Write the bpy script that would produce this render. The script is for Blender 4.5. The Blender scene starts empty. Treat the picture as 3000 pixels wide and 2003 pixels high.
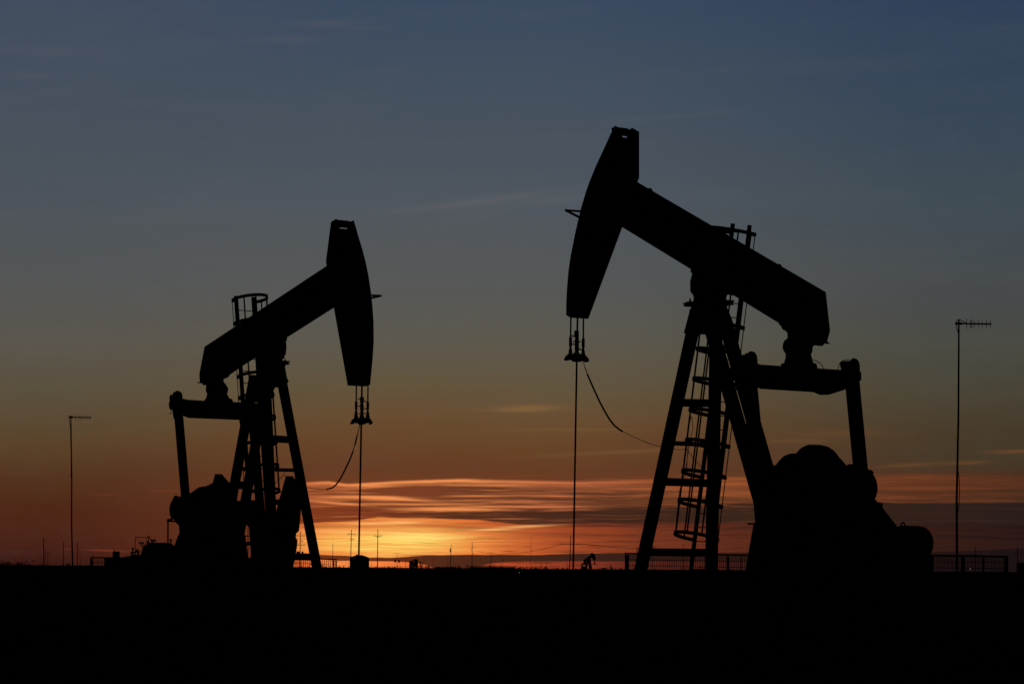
import bpy, math, random
from mathutils import Vector, Matrix
random.seed(7)
S = bpy.context.scene
COL = S.collection

# ------------------------------------------------------------------ camera
F = 11667.0                      # focal length in photograph pixels (140 mm on a 36 mm wide frame)
HC = 1.5                         # eye height
PX0, PY0 = 1500.0, 1664.0        # where the level line of sight meets the photograph
ROLL = math.radians(0.4)
S.cycles.max_bounces = 3; S.cycles.diffuse_bounces = 2
cam_d = bpy.data.cameras.new('camera'); cam = bpy.data.objects.new('camera', cam_d); COL.objects.link(cam)
cam_d.sensor_width = 36.0; cam_d.lens = F*36.0/3000.0
cam_d.shift_y = (PY0-1001.5)/3000.0
cam_d.clip_start = 0.5; cam_d.clip_end = 80000
R_ = Vector((math.cos(ROLL), 0, math.sin(ROLL))); U_ = Vector((-math.sin(ROLL), 0, math.cos(ROLL))); B_ = Vector((0, -1, 0))
m = Matrix(((R_.x, U_.x, B_.x, 0), (R_.y, U_.y, B_.y, 0), (R_.z, U_.z, B_.z, HC), (0, 0, 0, 1)))
cam.matrix_world = m
S.camera = cam
S.view_settings.view_transform = 'Standard'; S.view_settings.look = 'None'
S.view_settings.exposure = 0; S.view_settings.gamma = 1

CAM = Vector((0, 0, HC))
def ray(px, py):
    """direction (y = 1) in which the photograph shows this point"""
    return R_*((px-PX0)/F) + U_*((PY0-py)/F) + Vector((0, 1, 0))
def world(px, py, D):
    return CAM + ray(px, py)*D

# ------------------------------------------------------------------ sky
SUN_AZ = math.atan((1150-PX0)/F); SUN_EL = math.radians(0.4)
W = bpy.data.worlds.new('World'); S.world = W; W.use_nodes = True
W.cycles.sampling_method = 'MANUAL'; W.cycles.sample_map_resolution = 256
nt = W.node_tree; nt.nodes.clear()
def sl(c):
    c = c/255.0
    return c/12.92 if c <= 0.04045 else ((c+0.055)/1.055)**2.4
def lin(rgb): return tuple(sl(c) for c in rgb)+(1.0,)
class E:
    """a scalar or colour socket with arithmetic"""
    def __init__(s, sock): s.s = sock
    def _m(a, op, b=None, c=None, rev=False):
        n = nt.nodes.new('ShaderNodeMath'); n.operation = op
        args = [a, b] if c is None else [a, b, c]
        if rev: args = [b, a]
        for i, v in enumerate(args):
            if v is None: continue
            if isinstance(v, E): nt.links.new(v.s, n.inputs[i])
            else: n.inputs[i].default_value = v
        return E(n.outputs[0])
    def __add__(a, b): return a._m('ADD', b)
    __radd__ = __add__
    def __mul__(a, b): return a._m('MULTIPLY', b)
    __rmul__ = __mul__
    def __sub__(a, b): return a._m('SUBTRACT', b)
    def __rsub__(a, b): return a._m('SUBTRACT', b, rev=True)
    def __truediv__(a, b): return a._m('DIVIDE', b)
def sstep(x, a, b):
    n = nt.nodes.new('ShaderNodeMapRange'); n.interpolation_type = 'SMOOTHSTEP'
    nt.links.new(x.s, n.inputs['Value'])
    for nm, v in (('From Min', a), ('From Max', b)):
        if isinstance(v, E): nt.links.new(v.s, n.inputs[nm])
        else: n.inputs[nm].default_value = v
    return E(n.outputs['Result'])
def gexp(x):                     # exp(-x*x)
    return (x*x*-1.0)._m('EXPONENT')
def clamp(x):
    n = x._m('ADD', 0.0); n.s.node.use_clamp = True; return n
def curve(x, pts, x0, x1, y0, y1):
    """piecewise linear function of x"""
    n = nt.nodes.new('ShaderNodeValToRGB'); r = n.color_ramp
    f = (x-x0)/(x1-x0); nt.links.new(f.s, n.inputs[0])
    for i, (a, b) in enumerate(pts):
        t = (a-x0)/(x1-x0); v = (b-y0)/(y1-y0)
        e = r.elements[i] if i < 2 else r.elements.new(t)
        e.position = t; e.color = (v, v, v, 1)
    return E(n.outputs[0])*(y1-y0)+y0
def cramp(x, pts, x0, x1, smooth=False):
    n = nt.nodes.new('ShaderNodeValToRGB'); r = n.color_ramp
    if smooth: r.interpolation = 'B_SPLINE' if smooth == 'b' else 'EASE'
    f = (x-x0)/(x1-x0); nt.links.new(f.s, n.inputs[0])
    for i, (a, c) in enumerate(pts):
        t = (a-x0)/(x1-x0)
        e = r.elements[i] if i < 2 else r.elements.new(t)
        e.position = t; e.color = lin(c)
    return E(n.outputs[0])
def cmix(f, a, b, mode='MIX'):
    n = nt.nodes.new('ShaderNodeMix'); n.data_type = 'RGBA'; n.blend_type = mode; n.clamp_factor = True
    for k, v in ((0, f), (6, a), (7, b)):
        if isinstance(v, E): nt.links.new(v.s, n.inputs[k])
        elif k == 0: n.inputs[0].default_value = v
        else: n.inputs[k].default_value = lin(v) if len(v) == 3 else v
    return E(n.outputs[2])
def noise(x, y, z, detail=4, rough=0.55, dist=0.0):
    c = nt.nodes.new('ShaderNodeCombineXYZ')
    for i, v in enumerate((x, y, z)):
        if isinstance(v, E): nt.links.new(v.s, c.inputs[i])
        else: c.inputs[i].default_value = v
    n = nt.nodes.new('ShaderNodeTexNoise'); n.inputs['Scale'].default_value = 1
    n.inputs['Detail'].default_value = detail; n.inputs['Roughness'].default_value = rough
    n.inputs['Distortion'].default_value = dist
    nt.links.new(c.outputs[0], n.inputs['Vector'])
    return E(n.outputs['Fac'])
tc = nt.nodes.new('ShaderNodeTexCoord'); sp = nt.nodes.new('ShaderNodeSeparateXYZ')
nt.links.new(tc.outputs['Generated'], sp.inputs[0])
dx, dy, dz = E(sp.outputs[0]), E(sp.outputs[1]), E(sp.outputs[2])
az = dx._m('ARCTAN2', dy)                                   # 0 straight ahead (west), radians
el = dz/((dx*dx+dy*dy)._m('SQRT'))
# bearings and elevations in small units: X runs along the horizon, Y down towards it
X = PX0 + (az*math.cos(ROLL) + el*math.sin(ROLL))*F
Y = PY0 - (el*math.cos(ROLL) - az*math.sin(ROLL))*F

wob = noise(X*0.0016, Y*0.004, 3.1, 2)-0.5
Yw = Y + wob*50.0
cl = cramp(Yw, [(-300,(54,66,90)),(0,(66,77,95)),(200,(68,79,94)),(600,(77,84,91)),(800,(83,86,87)),(1000,(90,85,76)),(1150,(90,80,62)),(1300,(90,67,41)),(1400,(83,50,30)),(1500,(78,39,23)),(1550,(76,36,21)),(1600,(72,32,21)),(1660,(56,24,20))], -400, 1700)
cc = cramp(Yw, [(-300,(42,60,88)),(0,(59,74,96)),(300,(69,81,94)),(600,(79,86,94)),(850,(87,88,86)),(1000,(93,88,77)),(1130,(98,84,61)),(1230,(104,76,48)),(1300,(103,68,40)),(1370,(102,60,36)),(1420,(110,60,34)),(1660,(110,50,30))], -400, 1700)
cr = cramp(Yw, [(-300,(30,46,72)),(0,(48,64,89)),(300,(54,70,88)),(600,(64,76,84)),(850,(70,74,76)),(1000,(73,74,67)),(1150,(72,67,53)),(1260,(70,58,42)),(1340,(68,56,40)),(1390,(72,50,34)),(1440,(72,46,32)),(1500,(52,36,30)),(1660,(34,20,22))], -400, 1700)
base = cmix(sstep(X, 100, 1150), cl, cc)
base = cmix(sstep(X, 1500, 3000), base, cr)

def blob(cx, cy, wx, wy, slope=0.0):
    return gexp((X-cx)/wx)*gexp((Y-cy-(X-cx)*slope)/wy)
fine = noise(X*0.006, (Y+X*0.1)*0.035, 1.7, 7, 0.65)
wisps = (blob(1420, 588, 240, 12, -0.125)*0.8 + blob(1560, 590, 130, 20, -0.1)*0.45 + blob(1640, 584, 80, 10, -0.1)*0.7 + blob(1250, 612, 180, 10, -0.1)*0.35
         + blob(1950, 345, 200, 8, -0.07)*0.4 + blob(950, 72, 90, 10, -0.05)*0.6 + blob(850, 118, 120, 12)*0.35
         + blob(120, 160, 160, 14)*0.35 + blob(90, 232, 70, 9)*0.5 + blob(1060, 85, 80, 8)*0.3)*(fine*1.4)
base = cmix(clamp(wisps*0.36), base, (108,106,108))
low = (blob(1560, 1194, 85, 8)*1.0 + blob(1500, 1202, 100, 5, 0.02)*0.6 + blob(2330, 1292, 110, 6)*0.5 + blob(1700, 1258, 180, 5)*0.35
       + blob(1850, 1322, 260, 6, -0.05)*0.4 + blob(2960, 1325, 80, 5, -0.03)*0.8 + blob(2660, 1363, 90, 6, -0.05)*0.55 + blob(2830, 1357, 60, 5, -0.04)*0.6
       + blob(2450, 1270, 150, 12)*0.3)*(fine*1.5)
base = cmix(clamp(low), base, cramp(X, [(1300,(140,104,62)),(2300,(112,80,48)),(3000,(118,72,38))], 1000, 3400))
lowl = (blob(490, 1438, 40, 3)*0.8 + blob(310, 1450, 40, 2.5)*0.4 + blob(330, 1613, 55, 3, 0.04)*1.0
        + blob(290, 1611, 30, 2)*0.6 + blob(200, 1608, 9, 2)*0.7 + blob(350, 1600, 12, 1.6)*0.4)
base = cmix(clamp(lowl*(fine*1.2)), base, (128,60,40))

veil = noise(X*0.0014, (Y+X*0.10)*0.0085, 61.0, 7, 0.6, 0.5)
base = cmix(clamp(sstep(veil, 0.45, 0.80)*0.07*(1.0-sstep(Y, 900, 1350)*0.6)), base, (112,108,108))
mott = noise(X*0.012, Y*0.02, 77.0, 3, 0.5)
base = cmix(clamp((mott-0.5)*0.07), base, (120,112,112))
# --- the cloud bank over the sunset
warp = (noise(X*0.0040, Y*0.010, 9.0, 3)-0.5)*15.0
Yc = Y + warp*0.55
n1 = noise(X*0.0027, (Yc+warp)*0.105, 0.0, 9, 0.68, 0.28)
n2 = noise(X*0.0048, (Yc+warp*0.6)*0.19, 5.3, 8, 0.68, 0.2)
n3 = noise(X*0.0026, (Yc+warp*1.2)*0.095, 12.3, 9, 0.68, 0.4)
n5 = noise(X*0.0035, (Yc+warp)*0.30, 31.0, 6, 0.7, 0.1)
ragged = (noise(X*0.010, Y*0.10, 44.0, 5, 0.6)-0.5)*2.0
B1 = curve(X, [(-500,1440),(780,1424),(900,1413),(960,1410),(1020,1418),(1150,1410),(1250,1406),(1350,1404),(1500,1407),(1700,1411),(2000,1402),(2300,1398),(2700,1396),(3000,1400),(3800,1410)], -600, 4000, 1300, 1700)
LT = curve(X, [(-500,1560),(850,1536),(930,1531),(1030,1526),(1110,1514),(1160,1516),(1250,1517),(1400,1522),(1520,1536),(1650,1533),(1800,1531),(2000,1530),(2300,1530),(2600,1534),(3000,1536),(3800,1540)], -600, 4000, 1300, 1700)
D2T = curve(X, [(-500,1640),(880,1622),(935,1624),(1020,1627),(1060,1632),(1140,1632),(1190,1630),(1260,1625),(1350,1624),(1480,1624),(1550,1625),(1650,1622),(1800,1619),(2200,1617),(2600,1621),(2800,1614),(3000,1605),(3800,1590)], -600, 4000, 1300, 1700)
D2B = curve(X, [(-500,1660),(900,1634),(960,1638),(1030,1642),(1150,1643),(1230,1648),(1270,1662),(1380,1662),(1440,1648),(1520,1644),(1700,1643),(2000,1644),(2400,1646),(3000,1680),(3800,1690)], -600, 4000, 1300, 1700)
D1T = curve(X, [(-500,1500),(900,1480),(1050,1488),(1180,1499),(1300,1501),(1500,1499),(1700,1492),(1900,1486),(2150,1476),(2500,1472),(3000,1474),(3800,1480)], -600, 4000, 1300, 1700)
litU = cramp(X, [(-400,(84,44,28)),(700,(120,62,36)),(900,(222,124,72)),(1100,(240,144,80)),(1350,(236,142,80)),(1600,(204,112,68)),(1850,(178,96,56)),(2200,(156,84,46)),(2600,(128,67,38)),(3000,(102,56,33)),(3800,(60,40,30))], -400, 3800)
shU = cramp(X, [(-400,(60,34,24)),(700,(90,44,26)),(900,(122,60,34)),(1200,(122,62,36)),(1500,(104,56,35)),(1700,(92,52,33)),(2000,(92,52,32)),(2300,(84,50,32)),(2700,(76,44,28)),(3000,(62,40,28)),(3800,(40,30,28))], -400, 3800)
st = clamp(sstep(n1+(n5-0.5)*0.35, 0.44, 0.72)*1.0)
edge = gexp((Y-B1-warp*0.12-3.0)/4.5)*sstep(X, 840, 940)*(1.0-sstep(X, 1500, 2300)*0.75)
soft = gexp((Y-B1-14.0)/11.0)*0.35
rightdark = 0
streaks = (blob(1060, 1455, 110, 4.0, 0.005) + blob(1190, 1463, 90, 3.5, 0.06)*0.8 + blob(980, 1473, 80, 3.5, 0.07)*0.9 + blob(1130, 1461, 60, 6)*0.6
           + blob(1330, 1493, 130, 4.5)*1.1 + blob(1280, 1488, 100, 3)*0.7 + blob(1480, 1483, 130, 3)*0.7 + blob(1640, 1484, 110, 4.5)*0.8
           + blob(1400, 1452, 110, 2.5)*0.6 + blob(1230, 1476, 140, 2.5)*0.6 + blob(1650, 1452, 90, 3)*0.5 + blob(1560, 1468, 150, 3)*0.5
           + blob(1390, 1421, 160, 4)*0.5 + blob(1100, 1424, 60, 5)*0.5 + blob(1960, 1432, 200, 5)*0.5 + blob(2160, 1445, 140, 8)*0.5 + blob(2700, 1430, 200, 4)*0.6 + blob(2620, 1458, 60, 4)*0.5
           + blob(2160, 1418, 160, 6)*0.4)*(n2*0.9+0.55)
darkl = blob(1330, 1428, 120, 9)*0.7 + blob(1150, 1437, 80, 9)*0.7 + blob(1250, 1450, 60, 4)*0.3
rightlift = sstep(X, 1700, 2300)*0.16
amt = clamp(st*0.60 + edge*0.85*(n2*1.1+0.45) + soft*0.8 + streaks + rightlift - darkl)
upper = cmix(amt, shU, litU)
wU = sstep(Y, B1-6.0+ragged*5.0, B1+3.0+ragged*5.0)*sstep(X, 720, 905)
wUs = sstep(Y, B1-22.0+ragged*10.0, B1+9.0+ragged*10.0)*sstep(X, 720, 905)
uw = cmix(sstep(X, 1350, 1800), wU, wUs)
sky = cmix(uw, base, upper)
# dark bar between the streaks and the glow
d1col = cramp(X, [(-400,(60,30,22)),(700,(96,42,24)),(900,(128,56,28)),(1100,(120,54,30)),(1300,(86,45,28)),(1500,(76,41,27)),(1800,(62,37,26)),(2100,(53,35,26)),(2500,(48,33,25)),(2800,(44,30,26)),(3000,(40,29,27)),(3800,(30,24,26))], -400, 3800)
d1w = sstep(Y, D1T-7.0+ragged*6.0+(n1-0.5)*26.0, D1T+5.0+ragged*6.0+(n1-0.5)*26.0)*sstep(X, 720, 930)
d1c = cmix(clamp(sstep(n1+(n5-0.5)*0.25, 0.5, 0.78)*0.6*(1.0-sstep(X, 1900, 2500)*0.6) + blob(1500, 1519, 70, 2)*0.5), d1col, litU)
sky = cmix(d1w*0.96, sky, d1c)
# glow over the place where the sun went down
lowc = cramp(X, [(-400,(70,28,20)),(700,(130,54,28)),(850,(230,112,54)),(950,(246,140,66)),(1150,(250,150,72)),(1300,(246,138,66)),(1400,(234,116,54)),(1500,(208,96,46)),(1600,(186,84,42)),(1700,(164,74,38)),(1900,(120,55,32)),(2150,(95,44,28)),(2450,(70,34,25)),(2750,(54,29,22)),(3000,(46,25,21)),(3800,(34,20,22))], -400, 3800)
lowd = cramp(X, [(-400,(58,26,20)),(850,(168,76,38)),(1150,(200,94,44)),(1350,(172,76,38)),(1500,(132,60,34)),(1700,(98,44,30)),(1900,(80,38,28)),(2200,(64,34,26)),(2600,(44,26,22)),(3000,(36,22,22)),(3800,(26,18,22))], -400, 3800)
dk = clamp(sstep(n3, 0.47, 0.66)*(0.35+0.75*sstep(X, 1200, 1600)) + gexp((Y-1538.0)/11.0)*0.30 + blob(1300, 1541, 110, 4.5, 0.05)*1.2 + blob(1420, 1553, 90, 5, 0.03)*0.9 + blob(1080, 1542, 160, 2.5)*0.4 + blob(960, 1543, 90, 4)*0.4
           + blob(1640, 1565, 140, 7)*0.6 + blob(1500, 1610, 160, 5)*0.15)
glow = gexp((X-1140.0)/235.0)*gexp((Y-1590.0)/42.0)
dk = clamp(dk - glow*0.75*sstep(Y, 1545, 1565) + gexp((Y-1532.0)/13.0)*sstep(n2, 0.46, 0.60)*0.75)
lower = cmix(clamp(dk + (sstep(n5, 0.50, 0.72)*0.42)*(1.0-glow*0.6)), lowc, lowd)
rib = sstep(n5*0.55+n2*0.45, 0.40, 0.60)
lower = cmix(clamp((1.0-rib)*0.5*(1.0-sstep(X, 1500, 2000)*0.6)), lower, cramp(X, [(700,(120,50,26)),(1000,(232,118,54)),(1350,(214,98,46)),(1700,(136,58,32)),(2200,(84,38,26)),(3000,(44,24,21))], 600, 3100))
lower = cmix(clamp(glow*(rib*1.0+0.26)), lower, (255,214,104))
lower = cmix(clamp(blob(1225, 1572, 100, 13)*(n2*1.6)), lower, (255,224,120))
lower = cmix(clamp((blob(1180, 1530, 60, 4)*0.9+blob(1080, 1533, 60, 3)*0.9+blob(1440, 1551, 60, 3, -0.02)*0.9+blob(1540, 1541, 80, 4, -0.05)*0.7+blob(1000,1556,120,4)*0.5)), lower, (255,184,108))
lower = cmix(clamp(blob(1500, 1624, 200, 10)*0.35+blob(1030, 1622, 120, 8)*0.3), lower, (240,110,48))
lw = sstep(Y, LT-3.0+ragged*3.0+(n2-0.5)*8.0, LT+3.0+ragged*3.0+(n2-0.5)*8.0)*sstep(X, 720, 905)
lws = sstep(Y, LT-10.0, LT+14.0)*sstep(X, 720, 905)
sky = cmix(cmix(sstep(X, 1900, 2500), lw, lws), sky, lower)
# little dark cloudlets in the glow
cld = blob(1490, 1614.5, 20, 1.6)+blob(1470, 1598, 30, 1.2)*0.5+blob(1545, 1601, 14, 1.6)*0.6+blob(1255, 1591, 35, 1.6, 0.06)*0.5+blob(1230, 1625, 50, 1.3)*0.8
sky = cmix(clamp(cld*0.8), sky, (92,42,28))
# slab of cloud just above the ground and the bright slit beneath it
d2col = cramp(X, [(-400,(46,22,20)),(700,(60,28,22)),(950,(112,50,24)),(1150,(98,45,24)),(1300,(82,41,25)),(1500,(70,38,24)),(1700,(60,33,24)),(2000,(50,28,23)),(2400,(42,24,20)),(3000,(28,18,19)),(3800,(18,16,24))], -400, 3800)
under = cramp(X, [(-400,(52,22,20)),(700,(70,30,22)),(900,(224,104,50)),(1000,(252,142,72)),(1150,(248,128,62)),(1230,(226,98,46)),(1300,(78,38,28)),(1380,(86,40,28)),(1470,(186,74,38)),(1600,(158,62,36)),(1750,(124,50,32)),(1900,(92,38,28)),(2100,(70,30,25)),(2500,(40,22,26)),(3000,(26,20,30)),(3800,(20,18,26))], -400, 3800)
n4 = noise(X*0.008, Y*0.16, 21.0, 4, 0.6)
und = cmix(sstep(n4, 0.46, 0.66)*0.6, under, d2col)
d2w = sstep(Y, D2T-1.2+ragged*2.2, D2T+1.4+ragged*2.2)*sstep(X, 720, 905)
sky = cmix(d2w, sky, d2col)
sky = cmix(sstep(Y, D2B-1.5+(n4-0.5)*8.0, D2B+2.0+(n4-0.5)*8.0)*sstep(X, 720, 905), sky, und)

# the rest of the dome: a physical dusk sky, dim away from the afterglow
ns = nt.nodes.new('ShaderNodeTexSky'); ns.sky_type = 'NISHITA'; ns.sun_disc = False
ns.sun_elevation = SUN_EL; ns.sun_rotation = SUN_AZ; ns.air_density = 1; ns.dust_density = 1.5
dim = nt.nodes.new('ShaderNodeMix'); dim.data_type = 'RGBA'; dim.blend_type = 'MULTIPLY'; dim.inputs[0].default_value = 1
nt.links.new(ns.outputs[0], dim.inputs[6]); dim.inputs[7].default_value = (0.0018, 0.0018, 0.0018, 1)
away = clamp(sstep(el, 0.152, 0.24) + sstep(az._m('ABSOLUTE'), 0.145, 0.26))
total = cmix(away, sky, E(dim.outputs[2]))
bg = nt.nodes.new('ShaderNodeBackground'); bg.inputs['Strength'].default_value = 1.0
nt.links.new(total.s, bg.inputs['Color'])
wo = nt.nodes.new('ShaderNodeOutputWorld'); nt.links.new(bg.outputs[0], wo.inputs['Surface'])

sun_d = bpy.data.lights.new('sun', 'SUN'); sun = bpy.data.objects.new('sun', sun_d); COL.objects.link(sun)
sun_d.energy = 0.01; sun_d.angle = math.radians(0.5); sun_d.color = (1.0, 0.55, 0.25)
sun.rotation_euler = Vector((math.sin(SUN_AZ)*math.cos(SUN_EL), math.cos(SUN_AZ)*math.cos(SUN_EL), math.sin(SUN_EL))).to_track_quat('Z', 'Y').to_euler()

# ------------------------------------------------------------------ materials
def material(name, c0, c1, scale=6.0, rough=0.8, metal=0.0, bump=0.0):
    spec = 0.0 if name in ('dry_soil', 'scrub_leaves') else 0.05
    mt = bpy.data.materials.new(name); mt.use_nodes = True
    t = mt.node_tree; b = t.nodes['Principled BSDF']
    b.inputs['Roughness'].default_value = rough; b.inputs['Metallic'].default_value = metal
    b.inputs['Specular IOR Level'].default_value = spec
    tcn = t.nodes.new('ShaderNodeTexCoord'); n = t.nodes.new('ShaderNodeTexNoise')
    n.inputs['Scale'].default_value = scale; n.inputs['Detail'].default_value = 6
    t.links.new(tcn.outputs['Object'], n.inputs['Vector'])
    r = t.nodes.new('ShaderNodeValToRGB'); t.links.new(n.outputs['Fac'], r.inputs[0])
    r.color_ramp.elements[0].position = 0.4; r.color_ramp.elements[0].color = c0+(1,)
    r.color_ramp.elements[1].position = 0.62; r.color_ramp.elements[1].color = c1+(1,)
    t.links.new(r.outputs[0], b.inputs['Base Color'])
    if bump:
        bp = t.nodes.new('ShaderNodeBump'); bp.inputs['Strength'].default_value = bump
        t.links.new(n.outputs['Fac'], bp.inputs['Height']); t.links.new(bp.outputs[0], b.inputs['Normal'])
    return mt
M = dict(
    steel=material('painted_steel', (0.030,0.029,0.028), (0.050,0.046,0.040), 3.0),
    rust=material('rusty_steel', (0.040,0.022,0.014), (0.055,0.036,0.026), 8.0, 0.9),
    galv=material('galvanised_steel', (0.06,0.06,0.062), (0.09,0.09,0.09), 10.0, 0.7),
    rubber=material('black_cable', (0.015,0.015,0.015), (0.02,0.02,0.02), 8.0, 0.8),
    wood=material('weathered_wood', (0.035,0.026,0.018), (0.055,0.042,0.03), 4.0, 0.95),
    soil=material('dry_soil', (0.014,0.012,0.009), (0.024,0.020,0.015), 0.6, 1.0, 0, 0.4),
    scrub=material('scrub_leaves', (0.02,0.026,0.012), (0.035,0.042,0.02), 2.0, 1.0),
    concrete=material('dark_concrete', (0.06,0.057,0.05), (0.09,0.085,0.078), 3.0, 0.95),
)
lampm = bpy.data.materials.new('lamp_glow'); lampm.use_nodes = True
_b = lampm.node_tree.nodes['Principled BSDF']; _b.inputs['Emission Color'].default_value = (0.9, 1.0, 0.9, 1); _b.inputs['Emission Strength'].default_value = 0.8
M['lamp'] = lampm

# ------------------------------------------------------------------ mesh tools
class MB:
    def __init__(s): s.v = []; s.f = []
    def add(s, vs, fs):
        o = len(s.v); s.v += [tuple(v) for v in vs]; s.f += [tuple(i+o for i in f) for f in fs]; return s
    def strut(s, a, b, w, d=None, side=None, w2=None):
        """box beam from a to b; w along 'side', d across"""
        a = Vector(a); b = Vector(b); d = w if d is None else d
        t = (b-a).normalized()
        sd = Vector(side) if side is not None else (Vector((0, 1, 0)) if abs(t.y) < 0.9 else Vector((1, 0, 0)))
        sd = (sd - t*sd.dot(t)).normalized(); n = t.cross(sd)
        k = 1.0 if w2 is None else w2/w
        vs = []
        for p, q in ((a, 1.0), (b, k)):
            for x, y in ((-1,-1),(1,-1),(1,1),(-1,1)): vs.append(p + sd*(x*w*q/2) + n*(y*d*q/2))
        return s.add(vs, [(0,3,2,1),(4,5,6,7),(0,1,5,4),(1,2,6,5),(2,3,7,6),(3,0,4,7)])
    def box(s, c, sx, sy, sz):
        x, y, z = c
        return s.strut((x, y, z-sz/2), (x, y, z+sz/2), sx, sy, side=(1,0,0))
    def tube(s, pts, r, n=8, r2=None):
        pts = [Vector(p) for p in pts]; rings = []
        for i, p in enumerate(pts):
            t = (pts[min(i+1, len(pts)-1)] - pts[max(i-1, 0)]).normalized()
            up = Vector((0,0,1)) if abs(t.z) < 0.9 else Vector((1,0,0))
            a = t.cross(up).normalized(); b = t.cross(a)
            rr = r if r2 is None else r+(r2-r)*i/(len(pts)-1)
            rings.append([p + a*(rr*math.cos(2*math.pi*k/n)) + b*(rr*math.sin(2*math.pi*k/n)) for k in range(n)])
        vs = [v for rg in rings for v in rg]; fs = []
        for i in range(len(rings)-1):
            for k in range(n):
                fs.append((i*n+k, i*n+(k+1)%n, (i+1)*n+(k+1)%n, (i+1)*n+k))
        fs.append(tuple(range(n-1, -1, -1))); fs.append(tuple((len(rings)-1)*n+k for k in range(n)))
        return s.add(vs, fs)
    def lathe(s, base, prof, n=24, axis=(0,0,1)):
        """prof: (radius, distance along axis)"""
        ax = Vector(axis).normalized(); up = Vector((0,0,1)) if abs(ax.z) < 0.9 else Vector((1,0,0))
        a = ax.cross(up).normalized(); b = ax.cross(a); base = Vector(base)
        vs = []; fs = []
        for r, h in prof:
            for k in range(n):
                vs.append(base + ax*h + a*(r*math.cos(2*math.pi*k/n)) + b*(r*math.sin(2*math.pi*k/n)))
        for i in range(len(prof)-1):
            for k in range(n): fs.append((i*n+k, i*n+(k+1)%n, (i+1)*n+(k+1)%n, (i+1)*n+k))
        fs.append(tuple(range(n-1,-1,-1))); fs.append(tuple((len(prof)-1)*n+k for k in range(n)))
        return s.add(vs, fs)
    def prism(s, pa, pb):
        n = len(pa)
        return s.add(list(pa)+list(pb), [tuple(range(n)), tuple(range(2*n-1, n-1, -1))] + [(i, i+n, (i+1)%n+n, (i+1)%n) for i in range(n)])
    def build(s, name, mat, parent=None, bevel=0.0):
        me = bpy.data.meshes.new(name); me.from_pydata(s.v, [], s.f); me.update()
        import bmesh
        bm = bmesh.new(); bm.from_mesh(me); bmesh.ops.recalc_face_normals(bm, faces=bm.faces); bm.to_mesh(me); bm.free()
        o = bpy.data.objects.new(name, me); me.materials.append(mat if not isinstance(mat, str) else M[mat]); COL.objects.link(o)
        if parent is not None: o.parent = parent
        if bevel:
            bv = o.modifiers.new('bevel', 'BEVEL'); bv.width = bevel; bv.segments = 2; bv.limit_method = 'ANGLE'
        return o
def empty(name, loc, rot=0.0):
    o = bpy.data.objects.new(name, None); o.location = loc; o.rotation_euler = (0, 0, rot); COL.objects.link(o); return o
def tag(o, label=None, cat=None, group=None, kind=None):
    if label: o['label'] = label
    if cat: o['category'] = cat
    if group: o['group'] = group
    if kind: o['kind'] = kind
    return o

# ------------------------------------------------------------------ ground
g = MB(); xs = [-40000,-3000,-600,-150,0,150,600,3000,40000]; ys = [-3000,-300,0,60,150,400,1500,6000,60000]
vs = [(x, y, 0) for y in ys for x in xs]; n = len(xs)
g.add(vs, [(j*n+i, j*n+i+1, (j+1)*n+i+1, (j+1)*n+i) for j in range(len(ys)-1) for i in range(n-1)])
tag(g.build('ground', 'soil'), kind='structure')

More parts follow.
